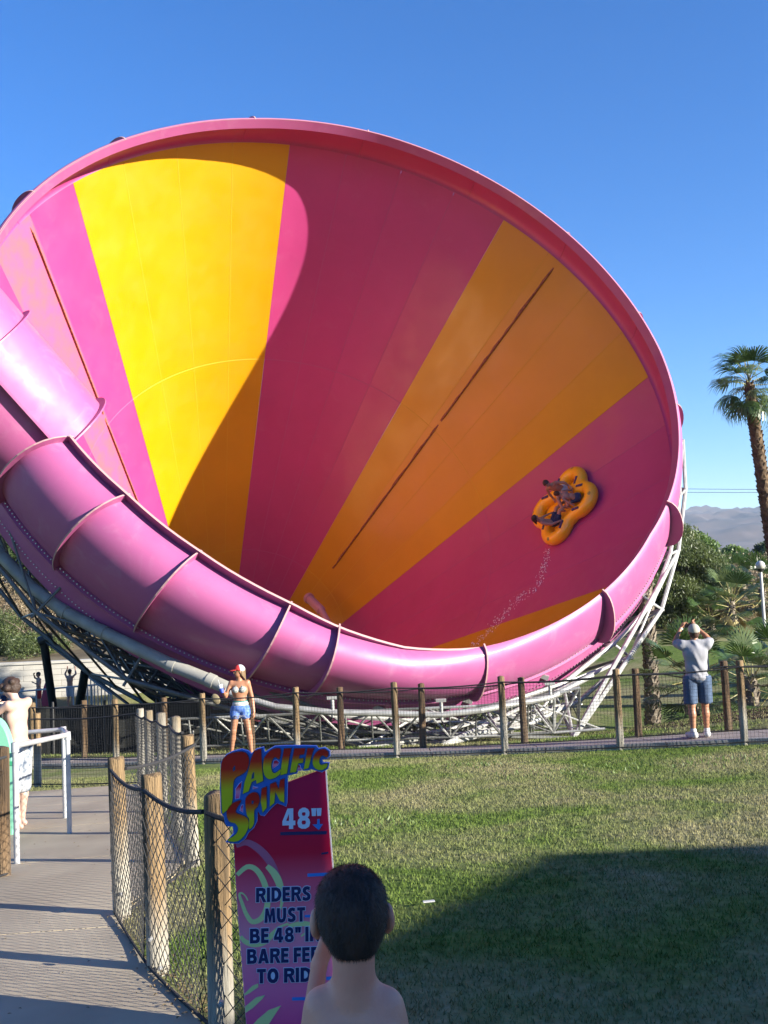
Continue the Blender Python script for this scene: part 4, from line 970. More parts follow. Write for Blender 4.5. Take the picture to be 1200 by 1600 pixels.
GL = {
 'R': ([(0, 0), (0, 1), (.62, 1), (.86, .93), (.93, .72), (.86, .52), (.70, .44), (.98, 0), (.66, 0), (.42, .40), (.30, .40), (.30, 0)], [[(.30, .78), (.30, .60), (.55, .60), (.63, .69), (.55, .78)]], .90),
 'I': ([(0, 0), (0, 1), (.30, 1), (.30, 0)], [], .30),
 'D': ([(0, 0), (0, 1), (.48, 1), (.80, .88), (.95, .62), (.95, .38), (.80, .12), (.48, 0)], [[(.30, .77), (.30, .23), (.46, .23), (.60, .34), (.65, .5), (.60, .66), (.46, .77)]], .93),
 'E': ([(0, 0), (0, 1), (.70, 1), (.70, .78), (.30, .78), (.30, .62), (.66, .62), (.66, .40), (.30, .40), (.30, .22), (.70, .22), (.70, 0)], [], .70),
 'F': ([(0, 0), (0, 1), (.70, 1), (.70, .78), (.30, .78), (.30, .60), (.66, .60), (.66, .38), (.30, .38), (.30, 0)], [], .66),
 'S': ([(.04, .06), (.30, -.01), (.58, .01), (.78, .14), (.80, .36), (.66, .52), (.42, .62), (.36, .71), (.48, .78), (.70, .72), (.74, .95), (.50, 1.01), (.24, .98), (.06, .84), (.05, .62), (.20, .47), (.44, .37), (.50, .28), (.38, .21), (.05, .30)], [], .80),
 'M': ([(0, 0), (.10, 1), (.38, 1), (.54, .50), (.70, 1), (.98, 1), (1.08, 0), (.79, 0), (.76, .54), (.60, 0), (.48, 0), (.32, .54), (.29, 0)], [], 1.08),
 'U': ([(0, 1), (.30, 1), (.30, .36), (.36, .24), (.46, .22), (.56, .26), (.60, .36), (.60, 1), (.90, 1), (.90, .34), (.78, .08), (.56, -.02), (.34, -.02), (.12, .08), (0, .34)], [], .90),
 'T': ([(.24, 0), (.24, .77), (0, .77), (0, 1), (.78, 1), (.78, .77), (.54, .77), (.54, 0)], [], .78),
 'B': ([(0, 0), (0, 1), (.58, 1), (.80, .92), (.86, .73), (.76, .55), (.90, .44), (.93, .27), (.84, .07), (.62, 0)], [[(.30, .79), (.30, .62), (.50, .62), (.57, .70), (.50, .79)], [(.30, .41), (.30, .21), (.54, .21), (.62, .31), (.54, .41)]], .90),
 'N': ([(0, 0), (0, 1), (.26, 1), (.62, .48), (.62, 1), (.92, 1), (.92, 0), (.66, 0), (.30, .52), (.30, 0)], [], .92),
 'A': ([(0, 0), (.34, 1), (.68, 1), (1.02, 0), (.70, 0), (.65, .17), (.37, .17), (.32, 0)], [[(.43, .37), (.59, .37), (.51, .66)]], 1.0),
 'O': ([(.34, 0), (.12, .12), (0, .35), (0, .65), (.12, .88), (.34, 1.01), (.64, 1.01), (.86, .88), (.98, .65), (.98, .35), (.86, .12), (.64, -.01)], [[(.42, .24), (.56, .24), (.66, .36), (.68, .5), (.66, .64), (.56, .76), (.42, .76), (.32, .64), (.30, .5), (.32, .36)]], .98),
 '4': ([(.44, 0), (.44, .18), (0, .18), (0, .38), (.34, 1), (.72, 1), (.72, .40), (.86, .40), (.86, .18), (.72, .18), (.72, 0)], [[(.25, .40), (.44, .40), (.44, .74)]], .86),
 '8': ([(.30, -.01), (.08, .08), (0, .28), (.06, .44), (.18, .53), (.07, .62), (.05, .78), (.14, .93), (.34, 1.01), (.52, 1.01), (.72, .93), (.81, .78), (.79, .62), (.68, .53), (.80, .44), (.86, .28), (.78, .08), (.56, -.01)], [[(.34, .79), (.30, .70), (.36, .62), (.50, .62), (.56, .70), (.52, .79)], [(.33, .39), (.28, .30), (.33, .20), (.53, .20), (.58, .30), (.53, .39)]], .86),
 '"': ([(0, .62), (-.03, 1), (.24, 1), (.21, .62)], [], .22), "'": ([(0, .62), (-.03, 1), (.24, 1), (.21, .62)], [], .22)}
def sign_text(body, box, m, front, outline=None, slant=-.035):
    """box in survey pixels: left, baseline, right, cap top"""
    l, bt, r_, tp = box; gap = .13; body = body.replace('"', "''"); adv = []; x = 0
    for i, ch in enumerate(body):
        if ch == ' ': x += .36; continue
        adv.append((ch, x)); x += GL[ch][2] + (.06 if ch == "'" else gap)
    tot = x - gap; k = (r_ - l) / tot
    def mp(q, x0): px = l + (x0 + q[0]) * k; return (px, lerp(bt, tp, q[1]) + slant * (px - l))
    for ch, x0 in adv:
        lo = [mp(q, x0) for q in GL[ch][0]]; ho = [[mp(q, x0) for q in h_] for h_ in GL[ch][1]]
        if outline is not None:
            plate('letter_outline', [grow(lo, .95)] , front, .0012, outline)
            plate('letter', [lo] + ho, front + .0012, .0012, m)
            for h_ in ho: pass
        else: plate('letter', [lo] + ho, front, .0015, m)
def swirl(pts, w0, w1):
    L_, R_ = [], []; n = len(pts)
    for i, p in enumerate(pts):
        a, b = pts[max(i - 1, 0)], pts[min(i + 1, n - 1)]; dx, dy = b[0] - a[0], b[1] - a[1]; l = math.hypot(dx, dy) + 1e-6; w = lerp(w0, w1, i / (n - 1)) * (.5 + 1.0 * math.sin(PI * min(1, .12 + i / (n - 1)))) ; L_.append((p[0] - dy / l * w, p[1] + dx / l * w)); R_.append((p[0] + dy / l * w, p[1] - dx / l * w))
    return [z3(*p) for p in L_ + R_[::-1]]
def opencurve(pts, k=4):
    o = []
    for i in range(len(pts) - 1):
        p0, p1, p2, p3 = pts[max(i - 1, 0)], pts[i], pts[i + 1], pts[min(i + 2, len(pts) - 1)]
        for s in range(k):
            t = s / k; o.append(tuple(.5 * (2 * p1[c] + (p2[c] - p0[c]) * t + (2 * p0[c] - 5 * p1[c] + 4 * p2[c] - p3[c]) * t * t + (3 * p1[c] - p0[c] - 3 * p2[c] + p3[c]) * t ** 3) for c in (0, 1)))
    return o + [pts[-1]]
fr_ = .0055
M['sign_rose'] = mat('dusty rose print', (.50, .12, .22), .4)
plate('swirl', [swirl(opencurve([(140, 610), (200, 590), (270, 630), (330, 700), (370, 790), (395, 880), (390, 930)]), 12, 18)], .0052, .001, M['sign_rose'])
plate('swirl', [swirl(opencurve([(310, 720), (350, 760), (380, 820), (395, 900), (385, 960)]), 14, 14)], fr_, .001, M['sign_green'])
plate('swirl', [swirl(opencurve([(145, 770), (200, 725), (250, 740), (290, 800), (312, 880), (310, 950), (280, 1010), (230, 1030), (195, 985), (170, 920), (158, 880), (170, 870), (190, 885), (205, 912)]), 13, 7)], fr_, .001, M['sign_green'])
plate('swirl', [swirl(opencurve([(165, 1110), (190, 1140), (240, 1155), (300, 1140), (345, 1095), (380, 1060), (430, 1040)]), 10, 12)], fr_, .001, M['sign_green'])
plate('swirl', [swirl(opencurve([(430, 1055), (500, 1040), (560, 1050), (545, 1075), (500, 1110)]), 10, 9)], fr_, .001, M['sign_green'])
for pl_ in ([(185, 1430), (230, 1385), (262, 1372), (262, 1392), (215, 1425), (186, 1440)], [(190, 1500), (250, 1450), (300, 1436), (285, 1458), (230, 1510), (192, 1535)], [(215, 1620), (260, 1570), (320, 1520), (390, 1494), (365, 1530), (320, 1600), (300, 1640)]):
    plate('swirl', [[z3(*p) for p in pl_]], fr_, .001, M['sign_green'])
for y_, x0_, mm, w_ in ((535, 385, 'sign_navy', 9), (646, 612, 'sign_navy', 5), (765, 535, 'sign_tick', 9), (993, 520, 'sign_tick', 7), (1120, 610, 'sign_tick', 5), (1338, 640, 'sign_tick', 9), (1452, 450, 'sign_tick', 9)):
    xr = 640 + (y_ - 530) * .085 + 2
    plate('tick_mark', [[z3(x0_, y_ + w_ + 6), z3(xr, y_ + w_), z3(xr, y_ - w_), z3(x0_, y_ - w_ + 6)]], .0062, .002, M[mm])
plate('arrow', [[z3(590, 460), z3(603, 459), z3(604, 488), z3(622, 487), z3(598, 521), z3(563, 490), z3(589, 488)]], .0066, .002, M['sign_tick'])
sign_text('48', (441.5, 1295, 485, 1263), M['sign_white'], .0072); sign_text('"', (487.5, 1294, 500, 1262.5), M['sign_white'], .0072)
rows_ = [('RIDERS', (400.5, 1409, 485.5, 1386.5)), ('MUST', (413.5, 1441, 477, 1418.5)), ('BE 48" IN', (391, 1473, 500, 1450)), ('BARE FEET', (386.5, 1505, 513, 1482)), ('TO RIDE', (402, 1535.5, 501, 1513))]
for b_, bx in rows_:
    sign_text(b_, bx, M['sign_navy'], .0072, M['sign_white'])
ALB = .6
lp_ = at(386, 1640, SY); zg = g(-.4, SY)
for x_ in (lp_.x + .03, at(538, 1640, SY).x - .03): MB().tube([(x_, SY + .03, zg - .1), (x_, SY + .03, lp_.z + .6)], .02, 8).out('stake', M['rail'], sg_, True)
MB().box((lp_.x, SY - .003, zg), (at(540, 1640, SY).x, SY + .012, lp_.z + .01)).out('board_foot', M['sign_face'], sg_)
# ------------------------------------------------------------------ people
def hand(s, wrist, dirn, side, H, curl=.35, k=.004):
    """palm, four unequal fingers with a bend, and a thumb from the side of the palm"""
    d = Vector(dirn).normalized(); sd = (Vector(side) - d * Vector(side).dot(d)).normalized(); n_ = d.cross(sd); w = Vector(wrist)
    pc = w + d * .048 * H / 1.7
    f = H / 1.7
    s.cap(w, w + d * .085 * f, .021 * f, .024 * f, .012); s.cap(w + d * .03 * f - sd * .022 * f, w + d * .085 * f - sd * .030 * f, .014 * f, .012 * f, .012); s.cap(w + d * .03 * f + sd * .018 * f, w + d * .085 * f + sd * .028 * f, .014 * f, .012 * f, .012)
    for j, (o, L) in enumerate(((-.031, .058), (-.011, .076), (.010, .082), (.030, .072))):
        b = w + d * .085 * f + sd * o * f; m_ = b + (d * math.cos(curl * .6) + n_ * math.sin(curl * .6)) * L * .5 * f; e = m_ + (d * math.cos(curl * 1.8) + n_ * math.sin(curl * 1.8)) * L * .5 * f
        s.cap(b, m_, .0090 * f, .0085 * f, k); s.cap(m_, e, .0085 * f, .007 * f, k)
    b = w + d * .03 * f + sd * .026 * f; m_ = b + (d * .6 + sd * .8 + n_ * .2).normalized() * .036 * f; s.cap(b, m_, .0115 * f, .010 * f, .008); s.cap(m_, m_ + (d * .9 + sd * .35 + n_ * .4).normalized() * .03 * f, .010 * f, .008 * f, k)
def joints(**kw):
    J = dict(neck=(0, -.005, .835), head=(0, .008, .925), shl=(-.098, -.005, .805), shr=(.098, -.005, .805), ell=(-.128, -.015, .635), elr=(.128, -.015, .635), wrl=(-.140, .03, .49), wrr=(.140, .03, .49),
             hil=(-.048, 0, .515), hir=(.048, 0, .515), knl=(-.055, .012, .285), knr=(.055, .012, .285), anl=(-.06, -.012, .045), anr=(.06, -.012, .045), chest=(0, -.003, .725), belly=(0, 0, .615), pelvis=(0, 0, .535), fl=(-.01, 1, 0), fr=(.01, 1, 0), look=(0, 1, -.05), hl=(0, .15, -1), hr=(0, .15, -1), sl=(0, 1, 0), sr=(0, 1, 0), curl=.35)
    J.update(kw); return J
def body_prims(s, J, H, fem=0.0, heavy=0.0, hands=True, feet=True, head=True, kk=.03):
    q = lambda n: Vector(J[n]) * H; R = lambda r: r * H
    s.ell(q('chest'), (R(.092), R(.058 + .01 * heavy), R(.105)), kk); s.ell(q('belly'), (R(.078 - .008 * fem + .012 * heavy), R(.052 + .02 * heavy), R(.10)), kk); s.ell(q('pelvis'), (R(.088 + .006 * fem), R(.060), R(.062)), kk)
    s.cap(q('shl') * .82 + q('chest') * .18, q('shr') * .82 + q('chest') * .18, R(.036), k=kk)
    s.cap(q('neck') - (q('neck') - q('chest')) * .25, q('head') - (q('head') - q('neck')) * .3, R(.031), R(.029), .02)
    for a in 'lr':
        s.cap(q('sh' + a), q('el' + a), R(.0275), R(.0205), .02); s.cap(q('el' + a), lerp(q('el' + a), q('wr' + a), .35), R(.021), R(.0215), .012); s.cap(lerp(q('el' + a), q('wr' + a), .3), q('wr' + a), R(.0215), R(.0145), .012)
        s.cap(q('hi' + a), q('kn' + a), R(.050), R(.031), .02); s.cap(q('kn' + a), lerp(q('kn' + a), q('an' + a), .35) - Vector((0, R(.008), 0)), R(.030), R(.032), .02); s.cap(lerp(q('kn' + a), q('an' + a), .3) - Vector((0, R(.006), 0)), q('an' + a), R(.031), R(.0195), .015)
        if feet:
            f = Vector(J['f' + a]).normalized(); an = q('an' + a); lo = Vector((0, 0, -R(.026))); s.cap(an - f * R(.016) + lo, an + f * R(.055) + lo * 1.05, R(.0205), R(.019), .015); s.cap(an + f * R(.05) + lo * 1.1, an + f * R(.098) + lo * 1.25, R(.0185), R(.012), .012)
        if hands: hand(s, q('wr' + a), J['h' + a], J['s' + a], H, J['curl'])
    if head:
        h = q('head'); L_ = Vector(J['look']).normalized(); rot = L_.to_track_quat('Y', 'Z').to_matrix(); t = lambda x, y, z: h + rot @ (Vector((x, y, z)) * H)
        s.ell(h + rot @ Vector((0, -R(.006), R(.010))), (R(.0435), R(.055), R(.052)), .01, rot); s.ell(t(0, .012, -.022), (R(.034), R(.040), R(.042)), .015, rot); s.cap(t(0, .030, -.045), t(0, .036, -.044), R(.013), k=.012)
        s.cap(t(0, .047, .004), t(0, .058, -.012), R(.0055), R(.0075), .008); s.cap(t(-.012, .045, -.028), t(.012, .045, -.028), R(.005), k=.006)
        for x in (-1, 1):
            s.ell(t(.044 * x, -.004, -.004), (R(.006), R(.012), R(.018)), .006, rot); s.ell(t(.017 * x, .046, .008), (R(.008), R(.006), R(.005)), .004, rot, sub=True)
        return rot
def face_bits(root, J, H, T=None, mouth=True):
    h = Vector(J['head']) * H; rot = Vector(J['look']).normalized().to_track_quat('Y', 'Z').to_matrix()
    for x in (-1, 1):
        c = h + rot @ (Vector((.017 * x, .0435, .008)) * H); bm = bmesh.new(); bmesh.ops.create_uvsphere(bm, u_segments=8, v_segments=6, radius=.0062 * H); me = bpy.data.meshes.new('eye'); bm.to_mesh(me); bm.free(); me.materials.append(M['black_plastic'])
        o = bpy.data.objects.new('eye', me); COL.objects.link(o); o.parent = root; o.location = c
    if mouth:
        c = h + rot @ (Vector((0, .0505, -.0275)) * H); MB().box((-.012 * H, -.002, -.0022 * H), (.012 * H, .002, .0022 * H), Matrix.Translation(c) @ rot.to_4x4()).out('mouth', M['red_cloth'], root, False, False)
def grid(J, H, res, pad=.14):
    P = np.array([J[k] for k in J if k not in ('fl', 'fr', 'look', 'hl', 'hr', 'sl', 'sr', 'curl')]) * H; lo = P.min(0) - pad; hi = P.max(0) + pad; return SDF(lo, hi, res)
def bodymesh(root, J, H, skin, res=.010, **kw):
    s = grid(J, H, res); body_prims(s, J, H, **kw); return s.obj('body', M[skin], root)
def hairmesh(root, J, H, m, res=.008, grow_=.0065, back=0.0, style='short', name='hair'):
    h = Vector(J['head']) * H; rot = Vector(J['look']).normalized().to_track_quat('Y', 'Z').to_matrix(); s = SDF(h - Vector((.2, .2, .32)) * H, h + Vector((.14, .14, .12)) * H, res); R = lambda r: r * H
    t = lambda x, y, z: h + rot @ (Vector((x, y, z)) * H)
    s.ell(h + rot @ Vector((0, -R(.008), R(.012))), (R(.0435 + grow_), R(.055 + grow_), R(.052 + grow_)), .01, rot)
    s.ell(t(0, -.022, -.02), (R(.040), R(.036), R(.036)), .02, rot)
    if style == 'long':
        s.cap(t(0, -.03, 0), t(0, -.055, -.10), R(.043), R(.022), .02); s.cap(t(-.03, -.02, -.01), t(-.035, -.03, -.09), R(.022), R(.012), .02); s.cap(t(.03, -.02, -.01), t(.035, -.03, -.09), R(.022), R(.012), .02)
    if style == 'mop': 
        for x, y, z in ((-.03, .03, .03), (.03, .03, .03), (0, .04, .035), (-.045, 0, 0), (.045, 0, 0), (0, -.05, -.02), (-.03, -.045, .02), (.03, -.045, .02)): s.ell(t(x, y, z), (R(.022),) * 3, .01)
    n1 = rot @ Vector((0, .75, -.65)); p1 = t(0, .030, .012)
    if style != 'mop': s.cut(p1, n1)
    else: s.cut(t(0, .04, .0), rot @ Vector((0, .9, -.5)))
    return s.obj(name, m, root)
def capmesh(root, J, H, mf, mb=None, brim=(0, 1, 0), res=.008):
    h = Vector(J['head']) * H; rot = Vector(J['look']).normalized().to_track_quat('Y', 'Z').to_matrix(); R = lambda r: r * H; t = lambda x, y, z: h + rot @ (Vector((x, y, z)) * H)
    def dome(): s = SDF(h - Vector((.1, .1, .1)) * H, h + Vector((.1, .1, .12)) * H, res); s.ell(h + rot @ Vector((0, -R(.006), R(.016))), (R(.053), R(.064), R(.060)), 0, rot); s.cut(t(0, 0, .012), rot @ Vector((0, .18, -1))); return s
    b = Vector(brim).normalized()
    if mb is None: o = dome().obj('cap', mf, root)
    else:
        s = dome(); s.cut(t(0, .0, 0), rot @ Vector((0, -1, .1))); o = s.obj('cap', mf, root); s = dome(); s.cut(t(0, .0, 0), rot @ Vector((0, 1, -.1))); s.obj('cap_back', mb, root)
    s = SDF(h - Vector((.14, .14, .06)) * H, h + Vector((.14, .14, .08)) * H, res * .6); c = t(0, 0, .018) + rot @ (b * R(.062)); s.ell(c + rot @ (b * R(.0)), (R(.045), R(.050), R(.0075)), 0, rot @ Matrix.Rotation(-.15, 3, 'X')); s.obj('brim', mf, root)

# the boy in the foreground, seen from behind
Hb = 1.19; bx = at(549, 1420, 2.15); boy = thing('person', 'shirtless boy with short dark hair seen from behind with a hand at his mouth', 'person', (bx.x, 2.15, g(bx.x, 2.15)))
hz = (bx.z - g(bx.x, 2.15)) / Hb
J = joints(head=(0, .0, hz), neck=(.0, -.012, hz - .115), shl=(-.060, -.012, hz - .158), shr=(.056, -.016, hz - .162), chest=(.004, -.016, hz - .255), belly=(0, 0, hz - .40), ell=(-.100, .03, hz - .32), wrl=(-.068, .085, hz - .125), hl=(.35, .30, .75), sl=(.3, .6, -.5), curl=.9, look=(-.10, 1, .02),
           elr=(.088, -.015, hz - .37), wrr=(.10, .03, hz - .52))
s = SDF((-.25, -.2, -.02), (.26, .26, 1.26), .0056); q = lambda n: Vector(J[n]) * Hb; Rr = lambda r: r * Hb
body_prims(s, J, Hb, hands=True, head=False, kk=.04)
h = q('head'); rot = Vector(J['look']).normalized().to_track_quat('Y', 'Z').to_matrix(); t = lambda x, y, z: h + rot @ Vector((x, y, z))
s.ell(t(0, -.006, .010), (.070, .088, .073), .01, rot); s.ell(t(0, .02, -.04), (.056, .062, .062), .03, rot); s.cap(t(0, .055, -.075), t(0, .06, -.072), .02, k=.02); s.cap(t(0, .080, .0), t(0, .096, -.022), .008, .011, .012); s.cap(t(-.02, .075, -.05), t(.02, .075, -.05), .008, k=.01)
s.cap(t(0, -.035, -.045), q('neck') - Vector((0, .01, .02)), .043, .042, .02); s.cap(q('neck') - Vector((.012, 0, .022)), q('shl') - Vector((-.015, 0, 0)), .030, .032, .025); s.cap(q('neck') - Vector((-.012, 0, .022)), q('shr') - Vector((.015, 0, 0)), .030, .032, .025)
for x in (-1, 1):
    e = rot @ Matrix.Rotation(x * .35, 3, 'Z'); s.ell(t(.0775 * x, -.010, -.020), (.0095, .021, .031), .008, e); s.ell(t(.086 * x, .002, -.016), (.004, .013, .020), .005, e, sub=True); s.ell(t(.074 * x, .0, -.048), (.008, .010, .010), .006)
    s.ell(q('chest') + Vector((.052 * x, -.052, .028)), (.042, .022, .055), .035)
s.obj('body', M['skin_boy'], boy); face_bits(boy, J, Hb)
s = SDF(h - Vector((.13, .15, .14)), h + Vector((.13, .13, .13)), .0042)
s.ell(t(0, -.009, .013), (.0742, .0925, .0775), .01, rot); s.ell(t(0, -.028, -.030), (.060, .062, .052), .03, rot)
s.ell(t(0, -.058, -.058), (.043, .022, .026), .02, rot)
s.cut(t(0, .045, .0), rot @ Vector((0, 1, -.42)))
for x in (-1, 1): s.ell(t(.086 * x, .014, -.036), (.022, .040, .046), .012, rot, sub=True)
s.v += (.0003 * np.random.default_rng(3).standard_normal(s.v.shape)).astype(np.float32)
hr = s.obj('hair', M['hair_dark'], boy)
Pv = np.array([v.co[:] for v in hr.data.vertices]); Nv = np.array([v.normal[:] for v in hr.data.vertices]); NH = 26000; idx = rng.integers(0, len(Pv), NH); V = np.zeros((NH, 3, 3)); nv = Nv[idx]
fl_ = np.array([0, 0, -1.0]) + 0 * nv; top_ = np.clip((Pv[idx][:, 2:3] - h.z - .03) / .05, 0, 1); fl_ = fl_ + top_ * np.c_[Pv[idx][:, 0] - h.x, Pv[idx][:, 1] - h.y - .03, np.zeros(NH)] * 20
tg = fl_ - nv * (fl_ * nv).sum(1)[:, None]; tg /= np.linalg.norm(tg, axis=1)[:, None] + 1e-9; dv = tg + nv * rng.uniform(.12, .75, NH)[:, None] + rng.normal(0, .16, (NH, 3)); dv /= np.linalg.norm(dv, axis=1)[:, None]
sdv = np.cross(dv, nv + rng.normal(0, .3, (NH, 3))); sdv /= np.linalg.norm(sdv, axis=1)[:, None] + 1e-9; b0 = Pv[idx] + rng.normal(0, .0012, (NH, 3)); V[:, 0] = b0 - sdv * .0004; V[:, 1] = b0 + sdv * .0004; V[:, 2] = b0 + dv * rng.uniform(.006, .013, NH)[:, None]
fz = mk('hair_strands', V.reshape(-1, 3), np.arange(3 * NH).reshape(-1, 3), M['hair_dark'], boy, world=False); fz['kind'] = 'stuff'
s = SDF((-.2, -.15, .3), (.2, .15, .75), .012); s.ell(q('pelvis'), (.115, .085, .08), .02)
for a in 'lr': s.cap(q('hi' + a), lerp(q('hi' + a), q('kn' + a), .9), .075, .07, .02)
s.cut((0, 0, .58), (0, 0, 1)); s.obj('swim_shorts', M['navy_cloth'], boy)

# man taking a photograph
Hm = 1.76; mp_ = at(1095, 1154, 15.6); man = thing('person', 'man in grey t-shirt, denim shorts and pale cap raising a camera on the path', 'person', (mp_.x, 15.6, g(mp_.x, 15.6) + .03), rotz=-.12)
J = joints(ell=(-.160, .075, .835), wrl=(-.085, .155, .955), elr=(.150, .085, .845), wrr=(.055, .165, .955), hl=(.45, .3, .6), hr=(-.45, .3, .6), sl=(0, -1, .2), sr=(0, -1, .2), shl=(-.108, 0, .815), shr=(.108, 0, .815), curl=.9, look=(0, 1, .08), anl=(-.062, -.02, .045), anr=(.062, .03, .045), knl=(-.06, 0, .285), knr=(.06, .03, .285), fl=(-.35, 1, 0), fr=(.1, 1, 0), hil=(-.055, 0, .515), hir=(.055, 0, .515))
bodymesh(man, J, Hm, 'skin_tan', .009, heavy=.6); face_bits(man, J, Hm)
q = lambda n: Vector(J[n]) * Hm; R = lambda r: r * Hm
s = grid(J, Hm, .010); s.ell(q('chest'), (R(.108), R(.078), R(.115)), .03); s.ell(q('belly') + Vector((0, 0, .0)), (R(.098), R(.078), R(.11)), .04); s.ell(q('pelvis'), (R(.104), R(.078), R(.06)), .03); s.cap(q('shl'), q('shr'), R(.042), k=.04); s.cap(q('neck') - Vector((0, 0, .06)), q('neck') - Vector((0, 0, .02)), R(.045), k=.03)
for a in 'lr': s.cap(q('sh' + a), lerp(q('sh' + a), q('el' + a), .62), R(.037), R(.040), .04)
s.cut((0, 0, .49 * Hm), (0, 0, -1)); s.fold(.009, 24, (.6, 0, 1)); s.obj('t_shirt', M['grey_cloth'], man)
s = grid(J, Hm, .010); s.ell(q('pelvis'), (R(.098), R(.075), R(.07)), .02)
for a, x in (('l', -1), ('r', 1)): s.cap(q('hi' + a) + Vector((x * .01, 0, 0)), q('kn' + a) + Vector((x * .012, 0, .02)), R(.062), R(.062), .012)
s.cut((0, 0, .545 * Hm), (0, 0, 1)); s.cut((0, 0, .30 * Hm), (0, 0, -1)); s.fold(.004, 16, (1, 0, .3), 2); s.obj('shorts', M['denim'], man)
for a in 'lr':
    an = q('an' + a); f = Vector(J['f' + a]).normalized(); s = SDF(an - Vector((.2, .2, .1)), an + Vector((.2, .3, .14)), .009); s.cap(an + Vector((0, 0, .05)), an + Vector((0, 0, -.01)), R(.026), R(.026), .01); s.obj('sock', M['white_cloth'], man)
    s = SDF(an - Vector((.2, .2, .1)), an + Vector((.2, .35, .14)), .009); s.cap(an - f * .04 + Vector((0, 0, -.02)), an + f * .08 + Vector((0, 0, -.03)), R(.030), R(.028), .02); s.cap(an + f * .08 + Vector((0, 0, -.035)), an + f * .19 + Vector((0, 0, -.042)), R(.028), R(.021), .02); s.cut((0, 0, -.0), (0, 0, -1)); s.obj('shoe', M['white_cloth'], man)
hairmesh(man, J, Hm, M['hair_dark'], grow_=.002); capmesh(man, J, Hm, M['khaki_cloth'])
MB().box((-.055, -.02, -.035), (.055, .02, .035), Matrix.Translation((-.015 * Hm, .19 * Hm, .975 * Hm))).tube([(-.015 * Hm, .19 * Hm + .02, .975 * Hm), (-.015 * Hm, .19 * Hm + .045, .975 * Hm)], .022, 12).out('camera', M['black_plastic'], None)
co = bpy.data.objects['camera.001'] if 'camera.001' in bpy.data.objects else bpy.data.objects['camera']; co.name = 'pocket_camera'; co.location = man.location; co.rotation_euler = man.rotation_euler; tag(co, 'small black pocket camera held up by the man in the cap', 'camera')
MB().tube([q('wrl') + Vector((0, -.012, -.025)), q('wrl') + Vector((0, -.004, -.008))], R(.0185), 14).out('wristband', M['white_cloth'], man, True, False)
MB().box((-.004, -.035, -.12), (.004, .035, .24), Matrix.Translation((.105 * Hm, .01, .66 * Hm))).out('side_stripe', M['navy_cloth'], man, False, False)

# woman with a drink
Hw = 1.63; wp = at(378, 1184, 17.9); wom = thing('person', 'woman in red and white cap and bikini holding a drink on the path', 'person', (wp.x, 17.9, g(wp.x, 17.9) + .03), rotz=PI)
J = joints(elr=(.150, .035, .665), wrr=(.160, .155, .745), hr=(.1, .8, .35), sr=(-1, .2, 0), ell=(-.130, -.02, .63), wrl=(-.150, .02, .485), look=(1, .45, .0), anl=(-.105, -.01, .045), knl=(-.085, .01, .285), anr=(.115, -.01, .045), knr=(.080, .02, .285), curl=.7, fl=(-.3, 1, 0), fr=(.35, 1, 0), shl=(-.092, 0, .805), shr=(.092, 0, .805))
bodymesh(wom, J, Hw, 'skin_tan', .009, fem=1); face_bits(wom, J, Hw); q = lambda n: Vector(J[n]) * Hw; R = lambda r: r * Hw
hairmesh(wom, J, Hw, M['hair_blond'], style='long', grow_=.003); capmesh(wom, J, Hw, M['red_cloth'], M['white_cloth'])
rotw = Vector(J['look']).normalized().to_track_quat('Y', 'Z').to_matrix()
MB().box((-.062, -.01, -.013), (.062, .012, .013), Matrix.Translation(q('head') + rotw @ Vector((0, .082, .014))) @ rotw.to_4x4()).out('sunglasses', M['black_plastic'], wom, False, False)
s = grid(J, Hw, .009)
for x in (-1, 1): s.ell(q('chest') + Vector((x * .062, .078, .01)), (.062, .045, .058), .01); s.cap(q('chest') + Vector((x * .06, .10, .05)), q('neck') + Vector((x * .03, .01, -.01)), .008, .006, .004)
s.cap(q('chest') + Vector((-.13, .03, -.02)), q('chest') + Vector((.13, .03, -.02)), .012, k=.02); s.obj('bikini_top', M['flower_cloth'], wom)
s = grid(J, Hw, .009); s.ell(q('belly') + Vector((0, 0, -.07)), (R(.090), R(.066), R(.045)), .02); s.fold(.003, 40); s.obj('waist_wrap', M['white_cloth'], wom)
s = grid(J, Hw, .009); s.ell(q('belly') + Vector((0, 0, -.018)), (R(.083), R(.060), R(.012)), .02); s.obj('wrap_trim', M['teal_cloth'], wom)
s = grid(J, Hw, .009); s.ell(q('pelvis') + Vector((0, 0, -.01)), (R(.103), R(.074), R(.060)), .02)
for a in 'lr': s.cap(q('hi' + a), lerp(q('hi' + a), q('kn' + a), .26), R(.060), R(.060), .015)
s.cut((0, 0, .56 * Hw), (0, 0, 1)); s.fold(.003, 30); s.obj('shorts', M['blue_cloth'], wom)
V, F = strands([[Vector((.165 * math.sin(a) , .125 * math.cos(a), .462 * Hw)), Vector((.172 * math.sin(a + .03), .132 * math.cos(a + .03), .462 * Hw - .05 - .02 * math.sin(a * 5)))] for a in np.linspace(0, 6.2, 44)], .004)
fzz = mk('fringe', V, F, M['white_cloth'], wom, world=False); fzz['kind'] = 'stuff'
cc = q('wrr') + Vector((.01, .085, .03)); cup = MB().tube([Vector((0, 0, -.07)), Vector((0, 0, .07))], [.032, .045], 14); ccw = root_matrix(wom) @ cc
co = thing('drink_cup', 'blue and white paper cup with straw held by the woman', 'cup', ccw - Vector((0, 0, .07))); m4 = Matrix.Translation(ccw) @ Matrix.Rotation(-.3, 4, 'Y')
